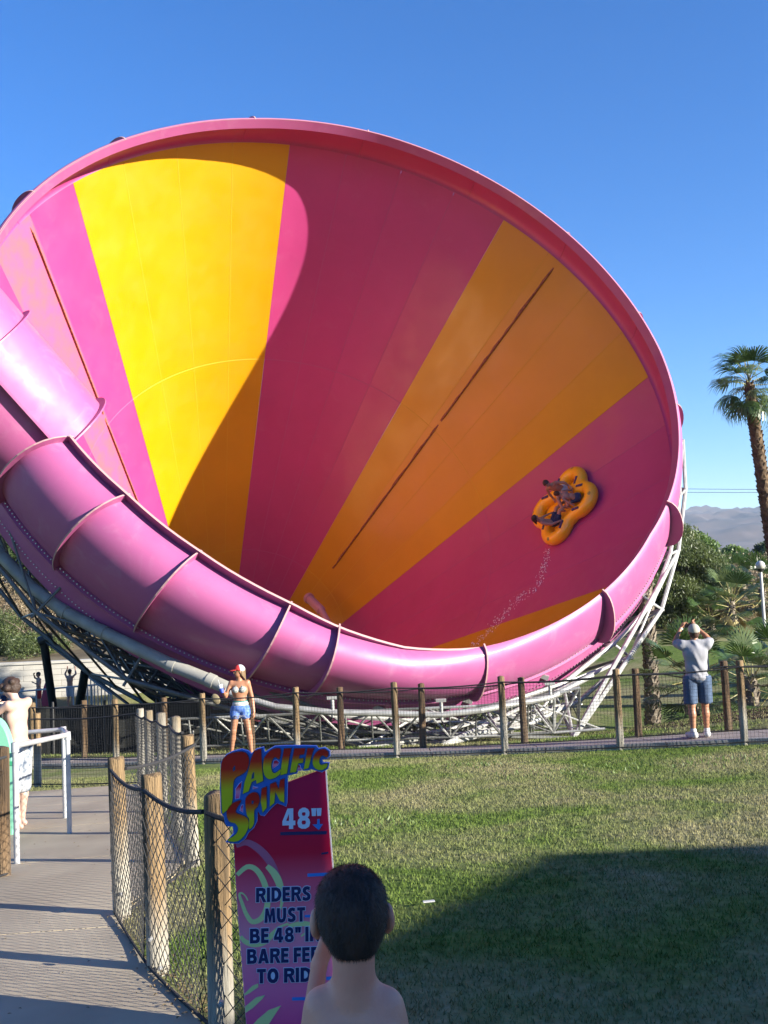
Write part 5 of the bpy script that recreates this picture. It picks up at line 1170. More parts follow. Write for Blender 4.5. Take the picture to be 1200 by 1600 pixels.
for nm, a, b, r0, r1, m in (('cup_body', -.07, .015, .032, .040, 'cup_blue'), ('cup_band', .015, .07, .040, .045, 'white_cloth'), ('cup_lid', .07, .08, .048, .047, 'white_cloth'), ('straw', .08, .17, .005, .005, 'white_cloth')):
    MB().tube([m4 @ Vector((0, 0, a)), m4 @ Vector((0, 0, b))], [r0, r1], 14).out(nm, M[m], co, True)
bagc = ccw + Vector((-.10, .0, -.17)); bg_ = thing('beach_bag', 'small tan net bag hanging from the hand with the cup', 'bag', bagc - Vector((0, 0, .1))); s = SDF(bagc - Vector((.14, .1, .16)), bagc + Vector((.14, .1, .2)), .009); s.ell(bagc, (.07, .035, .10), .01, Matrix.Rotation(-.5, 3, 'Y')); P, F = s.mesh(); mk('bag_body', P, F, mat('tan net cloth', (.26, .21, .12), .9), bg_, True); tube('bag_strap', [bagc + Vector((.04, 0, .08)), bagc + Vector((.08, 0, .17)), ccw + Vector((0, 0, -.04))], .006, M['rope'], bg_)

# boy with the mint mat at the left edge
Hl = 1.60; lp2 = at(31, 1307, 10.6); lb2 = thing('person', 'shirtless boy with brown hair leaning on a mint green mat at left edge', 'person', (lp2.x, 10.6, g(lp2.x, 10.6) + .03), rotz=1.25)
J = joints(ell=(-.12, .13, .72), wrl=(.02, .19, .775), elr=(.125, .13, .745), wrr=(-.03, .20, .80), hl=(1, .1, .1), hr=(-1, .1, .1), sl=(0, 0, 1), sr=(0, 0, 1), look=(-.2, 1, -.55), head=(0, .055, .905), neck=(0, .015, .83), chest=(0, .01, .725), anl=(-.05, -.03, .045), anr=(.05, .02, .045))
bodymesh(lb2, J, Hl, 'skin_pale', .009); face_bits(lb2, J, Hl); hairmesh(lb2, J, Hl, M['hair_brown'], style='mop', grow_=.006); q = lambda n: Vector(J[n]) * Hl; R = lambda r: r * Hl
s = grid(J, Hl, .010); s.ell(q('pelvis'), (R(.098), R(.074), R(.06)), .02)
for a in 'lr': s.cap(q('hi' + a), lerp(q('kn' + a), q('an' + a), .12), R(.062), R(.055), .012)
s.cut((0, 0, .555 * Hl), (0, 0, 1)); s.cut((0, 0, .215 * Hl), (0, 0, -1)); s.fold(.003, 20, (1, 0, .3)); s.obj('board_shorts', M['board_cloth'], lb2)
mc = at(-11, 1240, 10.15); mt = thing('slide_mat', 'mint green foam slide mat with darker strap stood upright at the left edge', 'mat', (mc.x, mc.y, g(mc.x, mc.y)))
V = []; F = []; n = 48; zc = mc.z
for yy, sc in ((-.05, .96), (-.042, 1), (.042, 1), (.05, .96)):
    for i in range(n):
        a = 2 * PI * i / n; V.append((mc.x + .235 * sc * np.sign(math.cos(a)) * abs(math.cos(a)) ** .75, mc.y + yy, zc + .76 * sc * np.sign(math.sin(a)) * abs(math.sin(a)) ** .85))
for j in range(3): F += [(j * n + i, j * n + (i + 1) % n, (j + 1) * n + (i + 1) % n, (j + 1) * n + i) for i in range(n)]
F += [tuple(range(n - 1, -1, -1)), tuple(3 * n + i for i in range(n))]; mk('foam_body', V, F, M['mat_green'], mt)
MB().box((-.24, -.06, -.02), (.24, .06, .02), Matrix.Translation((mc.x, mc.y, zc + .30))).out('strap', mat('dark mint strap', (.05, .45, .22), .6), mt)

# swimmers by the wall, far left
def swimmer(px, py, Y, H, rz, shorts, label, **kw):
    p = at(px, py, Y); z = g(p.x, Y); r_ = thing('person', label, 'person', (p.x, Y, z), 'swimmers by the pale wall', rz); J = joints(**kw); bodymesh(r_, J, H, 'skin_mid', .016); hairmesh(r_, J, H, M['hair_dark'], .014)
    q = lambda n: Vector(J[n]) * H; s = grid(J, H, .016); s.ell(q('pelvis'), (.095 * H, .075 * H, .06 * H), .02)
    for a in 'lr': s.cap(q('hi' + a), lerp(q('hi' + a), q('kn' + a), .75), .06 * H, .055 * H, .015)
    s.cut((0, 0, .56 * H), (0, 0, 1)); s.obj('swim_shorts', M[shorts], r_); face_bits(r_, J, H, mouth=False)
swimmer(61, 1104, 46.0, 1.75, 2.3, 'red_cloth', 'boy in red swim shorts shading his eyes by the pale wall', elr=(.15, .03, .83), wrr=(.06, .1, .93), hr=(-.5, 0, .5), ell=(-.14, .06, .66), wrl=(-.08, .14, .72), hl=(.5, .5, .3))
swimmer(110, 1102, 46.0, 1.82, -.3, 'white_cloth', 'boy in white swim shorts with both arms raised by the pale wall', ell=(-.16, .03, .86), wrl=(-.10, .05, .99), hl=(.1, 0, 1), elr=(.16, .03, .86), wrr=(.12, .06, .98), hr=(0, 0, 1))
swimmer(7, 1110, 44.0, 1.5, 2.8, 'navy_cloth', 'small child standing at the far left of the pale wall')
rb_ = at(75, 1106, 45.0); zz_ = g(rb_.x, rb_.y); s = SDF((rb_.x - .5, rb_.y - .3, zz_ - .1), (rb_.x + .6, rb_.y + .3, zz_ + 1.7), .03); s.ell((rb_.x, rb_.y, zz_ + .75), (.26, .06, .78), .02, Matrix.Rotation(.18, 3, 'Y')); P, F = s.mesh(); tag(mk('slide_mat', P, F, mat('red foam', (.75, .05, .12), .5), smooth=True), 'red foam slide mat stood beside the boy in red shorts', 'mat')

# ------------------------------------------------------------------ the raft with its three riders
RA, RH = -165.4, 5.0
rad = (FU * math.cos(math.radians(RA)) + FV * math.sin(math.radians(RA))); slope = math.atan2(R1, FL - H1)
gen = (FN * math.cos(slope) + rad * math.sin(slope)).normalized(); nrm = (-rad * math.cos(slope) + FN * math.sin(slope)).normalized(); tan_ = nrm.cross(gen).normalized()
rc = fp(cone_r(RH) - .02, RH, RA) + gen * .15 - tan_ * .0
def pxv(v):
    def pj(p): d = p - CAM; z = d.dot(cF); return Vector((600 + FPX * d.dot(cR) / z, 800 - FPX * d.dot(cU) / z))
    return pj(rc + v * .5) - pj(rc - v * .5)
best = None
for dg in range(0, 360, 3):
    a = math.radians(dg); e1 = gen * math.cos(a) + tan_ * math.sin(a); v = pxv(e1); w = pxv(nrm.cross(e1)); sc = v.normalized().dot(Vector((46, -52)).normalized())
    if best is None or sc > best[0]: best = (sc, a)

e1 = gen * math.cos(best[1]) + tan_ * math.sin(best[1]); e2 = nrm.cross(e1)

RT = Matrix(((e1.x, e2.x, nrm.x), (e1.y, e2.y, nrm.y), (e1.z, e2.z, nrm.z)))
def rl_obj(o): o.matrix_world = Matrix.Translation(rc) @ RT.to_4x4(); return o
raft = bpy.data.objects.new('raft', None); COL.objects.link(raft); tag(raft, 'yellow four-lobed inflatable raft riding high on the funnel wall', 'raft'); raft.location = rc; raft.rotation_euler = RT.to_euler()
s = SDF((-1.7, -1.6, -.1), (1.7, 1.6, .7), .03)
cl = [(x * .56, y * .44) for x in (-1, 1) for y in (-1, 1)]; tr = .19
for cx, cy in cl:
    ca = math.atan2(cy, cx)
    pts = [(cx + .42 * math.cos(ca + b), cy + .38 * math.sin(ca + b)) for b in np.linspace(-1.75, 1.75, 18)]
    for p, q_ in zip(pts, pts[1:]): s.cap((p[0], p[1], tr), (q_[0], q_[1], tr), tr, k=.05)
for cx, cy in ((0, .66), (0, -.66), (.80, 0), (-.80, 0)): s.ell((cx, cy, tr), (.26, .2, .18), .14)
s.obj('tube', M['raft_yellow'], raft)
s = SDF((-1.4, -1.3, -.1), (1.4, 1.3, .25), .03); s.ell((0, 0, .08), (.95, .85, .08), .02); s.obj('raft_floor', M['raft_yellow'], raft)
for cx, cy in cl:
    ca = math.atan2(cy, cx)
    for b in (-1.5, 1.5):
        p = Vector((cx + .42 * math.cos(ca + b), cy + .38 * math.sin(ca + b), 2 * tr + .01)); MB().box((-.13, -.035, -.03), (.13, .035, .03), Matrix.Translation(p) @ Matrix.Rotation(ca + b + PI / 2, 4, 'Z')).out('grab_handle', M['raft_blue'], raft, False, False)
    p = Vector((cx + .44 * math.cos(ca), cy + .40 * math.sin(ca), 2 * tr - .03)); s = SDF(p - Vector((.2, .2, .08)), p + Vector((.2, .2, .1)), .02); s.ell(p, (.11, .11, .045), .01); s.obj('print_patch', M['raft_mark'], raft)
def rider(loc, face, H, hair, hstyle, skin, label, lean=.25, shorts='navy_cloth', arms=None, legs=1.0, look=None):
    o = bpy.data.objects.new('person', None); COL.objects.link(o); tag(o, label, 'person', 'riders in the raft'); o.matrix_world = Matrix.Translation(rc + RT @ Vector(loc)) @ RT.to_4x4() @ Matrix.Rotation(face, 4, 'Z')
    o.rotation_mode = 'XYZ'
    b = -lean
    kw = dict(pelvis=(0, 0, .06), hil=(-.048, .02, .05), hir=(.048, .02, .05), knl=(-.065, .235 * legs, .13), knr=(.065, .235 * legs, .13), anl=(-.06, .43 * legs, .06), anr=(.06, .43 * legs, .06), belly=(0, b * .12, .14), chest=(0, b * .24, .25), shl=(-.095, b * .33, .33), shr=(.095, b * .33, .33), neck=(0, b * .36, .36), head=(0, b * .38 + .02, .45),
              ell=(-.17, b * .2 + .02, .21), elr=(.17, b * .2 + .02, .21), wrl=(-.19, .09, .10), wrr=(.19, .09, .10), hl=(0, .7, -.7), hr=(0, .7, -.7), sl=(1, 0, 0), sr=(-1, 0, 0), fl=(0, .5, .9), fr=(0, .5, .9), look=look or (0, 1, -.1))
    if arms: kw.update(arms)
    J = joints(**kw); bodymesh(o, J, H, skin, .012); hairmesh(o, J, H, M[hair], .011, style=hstyle); face_bits(o, J, H, mouth=False)
    q = lambda n: Vector(J[n]) * H; s = grid(J, H, .014); s.ell(q('pelvis'), (.098 * H, .08 * H, .07 * H), .02)
    for a in 'lr': s.cap(q('hi' + a), lerp(q('hi' + a), q('kn' + a), .55), .062 * H, .055 * H, .015)
    s.obj('swimwear', M[shorts], o); return o
rider((.32, .34, .30), 2.84, 1.85, 'hair_dark', 'short', 'skin_mid', 'rider sitting tallest in the raft and leaning out over its upper edge', lean=-.2, shorts='white_cloth')
rider((.58, -.38, .24), 1.2, 1.5, 'hair_dark', 'short', 'skin_mid', 'small dark haired rider crouching in the right lobe of the raft', lean=-.5, legs=.8)
rider((-.52, -.36, .24), -1.3, 1.75, 'hair_brown', 'long', 'skin_mid', 'long haired rider in the lower lobe of the raft with back turned', lean=.3, shorts='navy_cloth')
# water trail
sV = []; sF = []; 
tr_pts = [(858, 856), (852, 880), (848, 900), (838, 920), (815, 932), (800, 945), (785, 965), (765, 985), (738, 1008)]
def cone_hit(px, py):
    a = FC - FN * FL; d = ray(px, py).normalized(); co_ = CAM - a; k = 1 / (1 + (R1 / (FL - H1)) ** 2); dn, cn = d.dot(FN), co_.dot(FN); A = dn * dn - k; B = 2 * (dn * cn - k * d.dot(co_)); C_ = cn * cn - k * co_.dot(co_); D = math.sqrt(max(0, B * B - 4 * A * C_)); r = sorted([(-B + D) / (2 * A), (-B - D) / (2 * A)]); tt = [x for x in r if x > 12]; return CAM + d * tt[-1] if tt else None
for (x0, y0), (x1, y1) in zip(tr_pts, tr_pts[1:]):
    for i in range(38):
        t_ = rnd.random(); x = lerp(x0, x1, t_) + rnd.gauss(0, 3.2); y = lerp(y0, y1, t_) + rnd.gauss(0, 2.6); p = cone_hit(x, y)
        if p is None: continue
        r_ = rnd.uniform(.006, .017); p = p + nrm * .02; n_ = len(sV); u_ = (gen * rnd.uniform(-1, 1) + tan_ * rnd.uniform(-1, 1)).normalized(); w_ = nrm.cross(u_)
        sV += [p + u_ * r_ * 2.2, p + w_ * r_, p - u_ * r_ * 1.8, p - w_ * r_, p + nrm * r_]; sF += [(n_, n_ + 1, n_ + 4), (n_ + 1, n_ + 2, n_ + 4), (n_ + 2, n_ + 3, n_ + 4), (n_ + 3, n_, n_ + 4)]
tag(mk('water_droplets', sV, sF, M['foam']), 'thin trail of white water droplets running down below the raft', kind='stuff')

# ------------------------------------------------------------------ plants
def leaf_cloud(name, clumps, n, size, m, parent, seed=1, aspect=.5, droop=0.0):
    r = np.random.default_rng(seed); C = np.array([c[:3] for c in clumps]); S = np.array([c[3:6] for c in clumps]); w = S.prod(1); w = w / w.sum(); ix = r.choice(len(C), n, p=w)
    d = r.normal(0, 1, (n, 3)); d /= np.linalg.norm(d, axis=1)[:, None]; rad_ = r.uniform(.25, 1, n) ** .5; P = C[ix] + d * S[ix] * rad_[:, None] * (1 + .12 * r.normal(0, 1, n))[:, None]
    u = r.normal(0, 1, (n, 3)); u[:, 2] -= droop; u /= np.linalg.norm(u, axis=1)[:, None]; v = np.cross(u, r.normal(0, 1, (n, 3))); v /= np.linalg.norm(v, axis=1)[:, None]
    s_ = size * r.uniform(.6, 1.4, n)[:, None]; V = np.stack([P - u * s_, P + v * s_ * aspect, P + u * s_, P - v * s_ * aspect], 1).reshape(-1, 3)
    o = mk(name, V, np.arange(4 * n).reshape(-1, 4), m, parent); return o
def tree(label, px, py, Y, h, w, m, n=14000, trunk_h=.3, size=.10, nm='tree', cat='tree', seed=1, group=None, clumps=26, droop=0, trunk_r=.16, squash=1.0, asp=.5):
    p = at(px, py, Y); z = g(p.x, Y); r = random.Random(seed); root = thing(nm, label, cat, (p.x, Y, z), group); cl_ = []; mb = MB()
    if trunk_r > 0: mb.tube([(p.x, Y, z - .2), (p.x + r.uniform(-.1, .1) * h * .3, Y, z + h * trunk_h), (p.x + r.uniform(-.1, .1) * h, Y + .1, z + h * .75)], [trunk_r, trunk_r * .8, trunk_r * .3], 8)
    for i in range(clumps):
        a = r.uniform(0, 2 * PI); e = r.uniform(0, 1) ** .6; zz__ = z + h * lerp(trunk_h, 1, r.random() ** .85); prof = math.sin(PI * min(1, .18 + .82 * (zz__ - z) / h)) ** .6; x = p.x + math.cos(a) * e * w * .5 * prof; y = Y + math.sin(a) * e * w * .5 * prof; q_ = r.uniform(.10, .22) * w
        cl_.append((x, y, min(zz__, z + h - q_ * .5), q_, q_, q_ * r.uniform(.6, 1) * squash))
        if trunk_r > 0 and i % 3 == 0: mb.tube([(p.x, Y, z + h * trunk_h * .9), ((p.x + x) / 2, (Y + y) / 2, (z + h * trunk_h + zz__) / 2), (x, y, zz__)], [trunk_r * .4, trunk_r * .25, trunk_r * .08], 5)
    if trunk_r > 0: mb.out('trunk', M['bark'], root, True)
    leaf_cloud('crown', cl_, n, size, M[m], root, seed, droop=droop, aspect=asp); return root
tree('tall olive green pepper tree with drooping foliage beside the steel frame at right', 1058, 1000, 50, 4.9, 4.6, 'leaf_olive', 60000, .0, .085, seed=3, clumps=60, droop=1.4, trunk_r=.22, asp=.3)
tree('second pepper tree behind the steel frame, darker and partly hidden', 985, 1010, 53, 5.0, 7.0, 'leaf_olive', 34000, .0, .10, seed=4, clumps=46, droop=1.2, trunk_r=.2, asp=.35)
tree('rounded pale green tree behind the pepper tree at right', 1094, 955, 66, 3.4, 3.6, 'leaf_bright', 15000, .1, .12, seed=5, clumps=30, droop=.5)
for i, (px, py, Y, h, w, m, lb) in enumerate(((1150, 905, 88, 1.6, 4.5, 'leaf_bright', 'low bright green tree on the ridge left of the lamp globe'), (1196, 905, 84, 1.8, 4., 'leaf_dark', 'dark green tree on the ridge behind the lamp globe'), (1122, 908, 92, 1.2, 4, 'leaf_olive', 'small olive tree on the ridge right of the pale tree'))):
    tree(lb, px, py, Y, h, w, m, 8000, .0, .13, seed=20 + i, clumps=20, trunk_r=.12)
for i, (px, py, Y, h, w) in enumerate(((1120, 925, 78, 1.1, 7), (1160, 925, 76, 1.2, 8), (1200, 925, 77, 1.1, 8), (1140, 950, 66, 1.7, 6), (1090, 960, 62, 1.8, 5), (1190, 965, 60, 1.6, 6), (1240, 950, 66, 2, 8), (1110, 985, 53, 1.2, 4), (1150, 988, 51, 1.0, 4))):
    tree(('wide dry bush on the skyline just right of the pale green tree', 'wide dry bush on the skyline left of the lamp globe', 'wide dry bush on the skyline behind the lamp globe', 'dry bush halfway up the bank above the yellowed palm', 'dry bush tucked between the pepper tree and the pale tree', 'dry bush halfway up the bank behind the lamp pole', 'dry bush cut by the right edge above the lamp', 'low dry bush at the foot of the bank by the pepper tree', 'low dry bush at the foot of the bank behind the yellowed palm')[i], px, py, Y, h, w, 'leaf_brush', 7000, 0, .10, 'brush_bush', 'bush', 40 + i, 'dry brush bushes on the bank at right', 22, trunk_r=0, squash=.8, asp=.25)
for i, (px, py, Y, h, w, m) in enumerate(((20, 1000, 60, 3.2, 7, 'leaf_brush'), (75, 995, 62, 2.6, 6, 'leaf_brush'), (-10, 1005, 57, 2.0, 5, 'leaf_olive'), (130, 1000, 60, 2.4, 6, 'leaf_brush'), (200, 1000, 62, 2.6, 7, 'leaf_olive'), (45, 1012, 56, 1.0, 4, 'leaf_olive'))):
    tree(('tall tan bush above the boy in red shorts, behind the dead branches', 'tan bush right of the dead branches above the pale wall', 'olive bush cut by the left edge above the pale wall', 'tan bush above the white barred gate', 'olive bush seen through the truss right of the black legs', 'low olive bush on the grass just above the wall coping')[i], px, py, Y, h, w, m, 9000, 0, .09, 'brush_bush', 'bush', 60 + i, 'dry bushes above the pale wall', 22, trunk_r=0, asp=.25)
for i, (px, py, Y, h, w) in enumerate(((-20, 985, 72, 9, 9), (60, 985, 76, 7.5, 9), (130, 985, 80, 7, 9), (-90, 985, 70, 9, 9), (210, 985, 82, 7, 9))):
    tree(('dark evergreen at the left edge behind the truss', 'dark evergreen right of the one at the left edge', 'dark evergreen showing through the middle of the left truss', 'dark evergreen just beyond the left edge', 'dark evergreen hidden mostly by the big grey water pipe')[i], px, py, Y, h, w, 'leaf_dark', 14000, .05, .16, 'evergreen_tree', 'tree', 80 + i, 'dark evergreens behind the left of the frame', 34)
# tangle of dead branches
p = at(45, 1005, 58); db = thing('dead_bush', 'tangle of bare dry branches above the pale wall at left', 'bush', (p.x, p.y, g(p.x, p.y))); mb = MB(); r = random.Random(5)
for i in range(150):
    b = Vector((p.x + r.uniform(-2.4, 2.4), p.y + r.uniform(-1, 1), g(p.x, p.y) + r.uniform(0, .5))); d = Vector((r.gauss(0, 1), r.gauss(0, .6), abs(r.gauss(0, .9)) + .3)).normalized() * r.uniform(.8, 2.4); mb.tube([b, b + d * .5 + Vector((r.gauss(0, .12), 0, r.gauss(0, .12))), b + d], [.035, .025, .008], 4)
mb.out('branches', M['deadwood'], db)['kind'] = 'stuff'
# fan palms
def frond_mesh(name, L, blade, m, seed, spread=2.6, droop=.5, nleaf=26, stalk_r=.016):
    r = random.Random(seed); V = []; F = []; mi = []
    st = MB().tube([(0, 0, 0), (0, L * .5, -.02 * L), (0, L, -.06 * L)], [stalk_r * 1.3, stalk_r, stalk_r * .7], 5); V += st.V; F += st.F; mi += [1] * len(st.F); tip = Vector((0, L, -.06 * L))
    for i in range(nleaf):
        a = lerp(-spread / 2, spread / 2, i / (nleaf - 1)) + r.uniform(-.03, .03); l = blade * (1 - .22 * abs(a / (spread / 2)) ** 2) * r.uniform(.9, 1.06); d = Vector((math.sin(a), math.cos(a), .10)); w = blade * spread / nleaf * .62; s = Vector((math.cos(a), -math.sin(a), 0)); fold_ = Vector((0, 0, .03 * blade * (1 if i % 2 else -1)))
        b = len(V); q0 = tip; q1 = tip + d * l * .5 + Vector((0, 0, -droop * l * .12)) + fold_; q2 = tip + d * l * .82 + Vector((0, 0, -droop * l * .36)); q3 = tip + d * l * .95 + Vector((r.gauss(0, .03), r.gauss(0, .03), -droop * l * (.62 + r.uniform(0, .25))))
        V += [q0, q1 - s * w * .5, q1 + s * w * .5, q2 - s * w * .28, q2 + s * w * .28, q3]; F += [(b, b + 2, b + 1), (b + 1, b + 2, b + 4, b + 3), (b + 3, b + 4, b + 5)]; mi += [0, 0, 0]
    me = bpy.data.meshes.new(name); me.from_pydata([tuple(v) for v in V], [], F); me.materials.append(M[m]); me.materials.append(M['leafstalk']); me.polygons.foreach_set('material_index', mi); return me
FR = {k: [frond_mesh('frond', L, B, m, s + i, dr_, dp) for i in range(3)] for k, L, B, m, s, dr_, dp in (('tall', .75, .82, 'frond', 1, 2.9, 1.0), ('tall2', .75, .80, 'frond_pale', 11, 2.9, .9), ('low', .75, .62, 'frond', 21, 2.8, .35), ('lowp', .75, .60, 'frond_pale', 31, 2.8, .4), ('dead', .5, .6, 'frond_dead', 41, 1.6, 1.2), ('deads', .3, .35, 'frond_dead', 51, 1.4, 1.2))}
def add_fronds(root, c, n, kinds, elo, ehi, sc=1.0, seed=0, name='frond'):
    r = random.Random(seed)
    for i in range(n):
        az = i * 2.399 + r.uniform(-.2, .2); el = lerp(ehi, elo, (i / max(1, n - 1)) ** .9) + r.uniform(-.12, .12); me = r.choice(FR[kinds[i % len(kinds)]])
        o = bpy.data.objects.new(name, me); COL.objects.link(o); o.parent = root; o.matrix_parent_inverse = root_matrix(root).inverted(); o.location = c + Vector((r.gauss(0, .04), r.gauss(0, .04), -.35 * sc * i / n)); o.rotation_euler = (Matrix.Rotation(az, 4, 'Z') @ Matrix.Rotation(el, 4, 'X') @ Matrix.Rotation(r.uniform(-.3, .3), 4, 'Y')).to_euler(); k = sc * r.uniform(.85, 1.1); o.scale = (k, k, k)
def palm_trunk(root, pts, rs, m, boots=260, seed=0, bl=.16):
    MB().tube(pts, rs, 14).out('trunk', M[m], root, True); r = random.Random(seed); V = []; F = []
    L = [0]; 
    for a, b in zip(pts, pts[1:]): L.append(L[-1] + (b - a).length)
    for i in range(boots):
        s = L[-1] * i / boots; j = max(k for k in range(len(pts) - 1) if L[k] <= s); t_ = (s - L[j]) / (L[j + 1] - L[j]); c = lerp(pts[j], pts[j + 1], t_); R_ = lerp(rs[j], rs[j + 1], t_); ax = (pts[j + 1] - pts[j]).normalized(); a = i * 2.399 + r.uniform(-.15, .15); e = Vector((math.cos(a), math.sin(a), 0)); e = (e - ax * e.dot(ax)).normalized(); w = ax.cross(e); b = len(V); l = bl * r.uniform(.7, 1.3); ww = R_ * .42
        V += [c + e * R_ * .93 - w * ww, c + e * R_ * .93 + w * ww, c + e * (R_ + l * .30) + ax * l * .8 + w * ww * .45, c + e * (R_ + l * .30) + ax * l * .8 - w * ww * .45, c + e * R_ * .9 + ax * l * .9]; F += [(b, b + 1, b + 2, b + 3), (b + 3, b + 2, b + 4), (b, b + 3, b + 4), (b + 1, b + 4, b + 2)]
    mk('leaf_boots', V, F, M[m], root)['kind'] = 'stuff'
cr_ = at(1170, 598, 32); bs = at(1250, 1110, 32); bs.z = g(bs.x, 32); tp_ = thing('fan_palm', 'tall slender fan palm with open crown against the sky at right', 'palm tree', bs)
tpts = [lerp(bs, cr_, t_) + Vector((-.06 * math.sin(t_ * PI), 0, 0)) for t_ in np.linspace(0, 1, 12)]; palm_trunk(tp_, tpts, [.27, .235, .22, .21, .205, .20, .195, .19, .185, .18, .18, .13], 'palm_bark', 420, 3)
add_fronds(tp_, cr_ + Vector((0, 0, .1)), 27, ['tall', 'tall', 'tall2'], -.95, 1.35, .92, 4); add_fronds(tp_, cr_ + Vector((0, 0, -.3)), 7, ['deads'], -1.5, -1.0, .9, 6, 'dead_frond')
tube('spear_leaf', [cr_, cr_ + Vector((0.02, 0, 1.25))], [.03, .006], M['frond_pale'], tp_)
c2 = at(1262, 690, 33); b2 = at(1290, 1110, 33); b2.z = g(b2.x, 33); t2 = thing('fan_palm', 'second fan palm whose fronds just enter at the right edge', 'palm tree', b2); palm_trunk(t2, [lerp(b2, c2, t_) for t_ in np.linspace(0, 1, 9)], [.25, .22, .21, .2, .2, .19, .19, .18, .13], 'palm_bark', 200, 5); add_fronds(t2, c2, 28, ['tall', 'tall2'], -.95, 1.3, 1.0, 8)
b3 = at(1021, 1150, 30); b3.z = g(b3.x, 30); c3 = at(1004, 893, 30.6); t3 = thing('fan_palm', 'palm trunk with ragged bark standing behind the right end of the steel frame', 'palm tree', b3)
palm_trunk(t3, [lerp(b3, c3, t_) + Vector((.06 * math.sin(t_ * 3), 0, 0)) for t_ in np.linspace(0, 1, 9)], [.22, .19, .18, .175, .18, .19, .2, .21, .15], 'palm_bark_pale', 300, 7, .2); add_fronds(t3, c3 + Vector((-.15, .2, .0)), 12, ['deads', 'low'], .3, 1.3, .42, 9)
def low_palm(label, px, py, Y, n, sc, kinds, seed, trunk=.3, elo=-.25, ehi=1.35, tr_=.16, dead=0, group=None):
    p = at(px, py, Y); p.z = g(p.x, Y); root = thing('low_fan_palm', label, 'palm', p, group); c = p + Vector((0, 0, trunk)); palm_trunk(root, [p - Vector((0, 0, .1)), p + Vector((0, 0, trunk * .5)), c], [tr_, tr_ * .95, tr_ * .7], 'palm_bark_pale', 40, seed, .14); add_fronds(root, c, n, kinds, elo, ehi, sc, seed)
    if dead: add_fronds(root, c - Vector((0, 0, .1)), dead, ['dead'], -1.3, -.7, sc * .9, seed + 1, 'dead_frond')
low_palm('low fan palm with wide fronds directly behind the man', 1083, 1142, 24.0, 24, 1.08, ['low', 'low', 'lowp'], 1, 1.15, -.7, 1.2)
low_palm('low fan palm behind the fence post at the right edge', 1178, 1138, 23.0, 20, .92, ['lowp', 'low'], 2, .75, -.6, 1.15)
low_palm('low fan palm cut by the right edge below the lamp post', 1222, 1120, 26.0, 20, 1.1, ['low'], 3, 1.2, -.6, 1.2)
low_palm('medium fan palm with yellow dead fronds hanging at its foot', 1146, 1000, 45.5, 24, 1.4, ['low', 'lowp'], 4, 1.5, -.5, 1.35, .22, 9)
low_palm('fan palm with broad dark fronds behind the lamp pole', 1196, 995, 48.5, 24, 1.45, ['low'], 5, 1.7, -.5, 1.3, .22, 3)
low_palm('dark fan palm at the foot of the pepper tree', 1112, 1003, 47.5, 16, 1.1, ['low'], 6, .6, -.3, 1.2, .2, 2)
low_palm('fan palm behind the yellowed one, higher up the bank', 1165, 985, 54, 20, 1.4, ['low', 'low', 'lowp'], 7, 1.6, -.5, 1.3, .22, 2)
# bark mulch bed
def bed(k): a = rng.uniform(0, 2 * PI, k); e = np.sqrt(rng.uniform(0, 1, k)); return np.c_[8.0 + 3.8 * e * np.cos(a), 21.6 + 3.2 * e * np.sin(a)]
def bed2(k): o = bed(k); return o[o[:, 1] > farY(o[:, 0]) + .15]
blades(26000, bed2, .022, .028, 'bark_mulch', 'brown bark mulch round the low palms', mat('bark mulch', (.15, .10, .065), .95, var=.6, scale=6, col2=(.06, .04, .03)))

# ------------------------------------------------------------------ lamp, wall, rail, wires
lb_p = at(1196, 999, 44); lb_p.z = g(lb_p.x, 44); lt = thing('globe_lamp', 'white globe lamp on a slim white pole with round concrete foot', 'street lamp', lb_p); zt = at(1190, 892, 44).z
MB().tube([lb_p - Vector((0, 0, .2)), lb_p + Vector((0, 0, .28))], [.42, .40], 20).out('footing', M['concrete_post'], lt); tube('pole', [lb_p + Vector((0, 0, .28)), Vector((lb_p.x, 44, zt))], [.075, .06], M['white_paint'], lt, 12); tube('fitter', [Vector((lb_p.x, 44, zt - .04)), Vector((lb_p.x, 44, zt + .10))], [.10, .14], M['black_plastic'], lt, 14)
bm = bmesh.new(); bmesh.ops.create_uvsphere(bm, u_segments=24, v_segments=16, radius=.20); me = bpy.data.meshes.new('globe'); bm.to_mesh(me); bm.free(); me.materials.append(M['globe']); me.polygons.foreach_set('use_smooth', [True] * len(me.polygons)); o = bpy.data.objects.new('globe', me); COL.objects.link(o); o.parent = lt; o.matrix_parent_inverse = root_matrix(lt).inverted(); o.location = (lb_p.x, 44, zt + .25)
wl = thing('block_wall', 'long pale block retaining wall below the dry bushes at left', 'wall', (-17, 47.6, g(-17, 47.2))); M['block'] = mat('whitewashed block', (.80, .76, .67), .9, var=.12, scale=2.2, bump=.3, bscale=20); M['mortar'] = mat('mortar', (.46, .43, .38), .95)
ztop = at(60, 1037, 47.6).z; zbot = g(-16, 47.2) - .2; MB().box((-36, 47.62, zbot), (-6, 47.95, ztop - .03)).out('wall_core', M['mortar'], wl)
bl_ = MB().box((-.592, -.10, -.128), (.592, .03, .128)); bme = bpy.data.meshes.new('block'); bme.from_pydata(bl_.V, [], bl_.F); bme.materials.append(M['block'])
zc_ = ztop - .14; row = 0
while zc_ > zbot:
    x = -30 + (.6 if row % 2 else 0)
    while x < -7: o = bpy.data.objects.new('block', bme); COL.objects.link(o); o.parent = wl; o.matrix_parent_inverse = root_matrix(wl).inverted(); o.location = (x, 47.6 + rnd.uniform(-.008, .008), zc_); x += 1.2
    zc_ -= .268; row += 1
MB().box((-36, 47.44, ztop - .01), (-6, 48.0, ztop + .10)).out('coping', M['block'], wl)
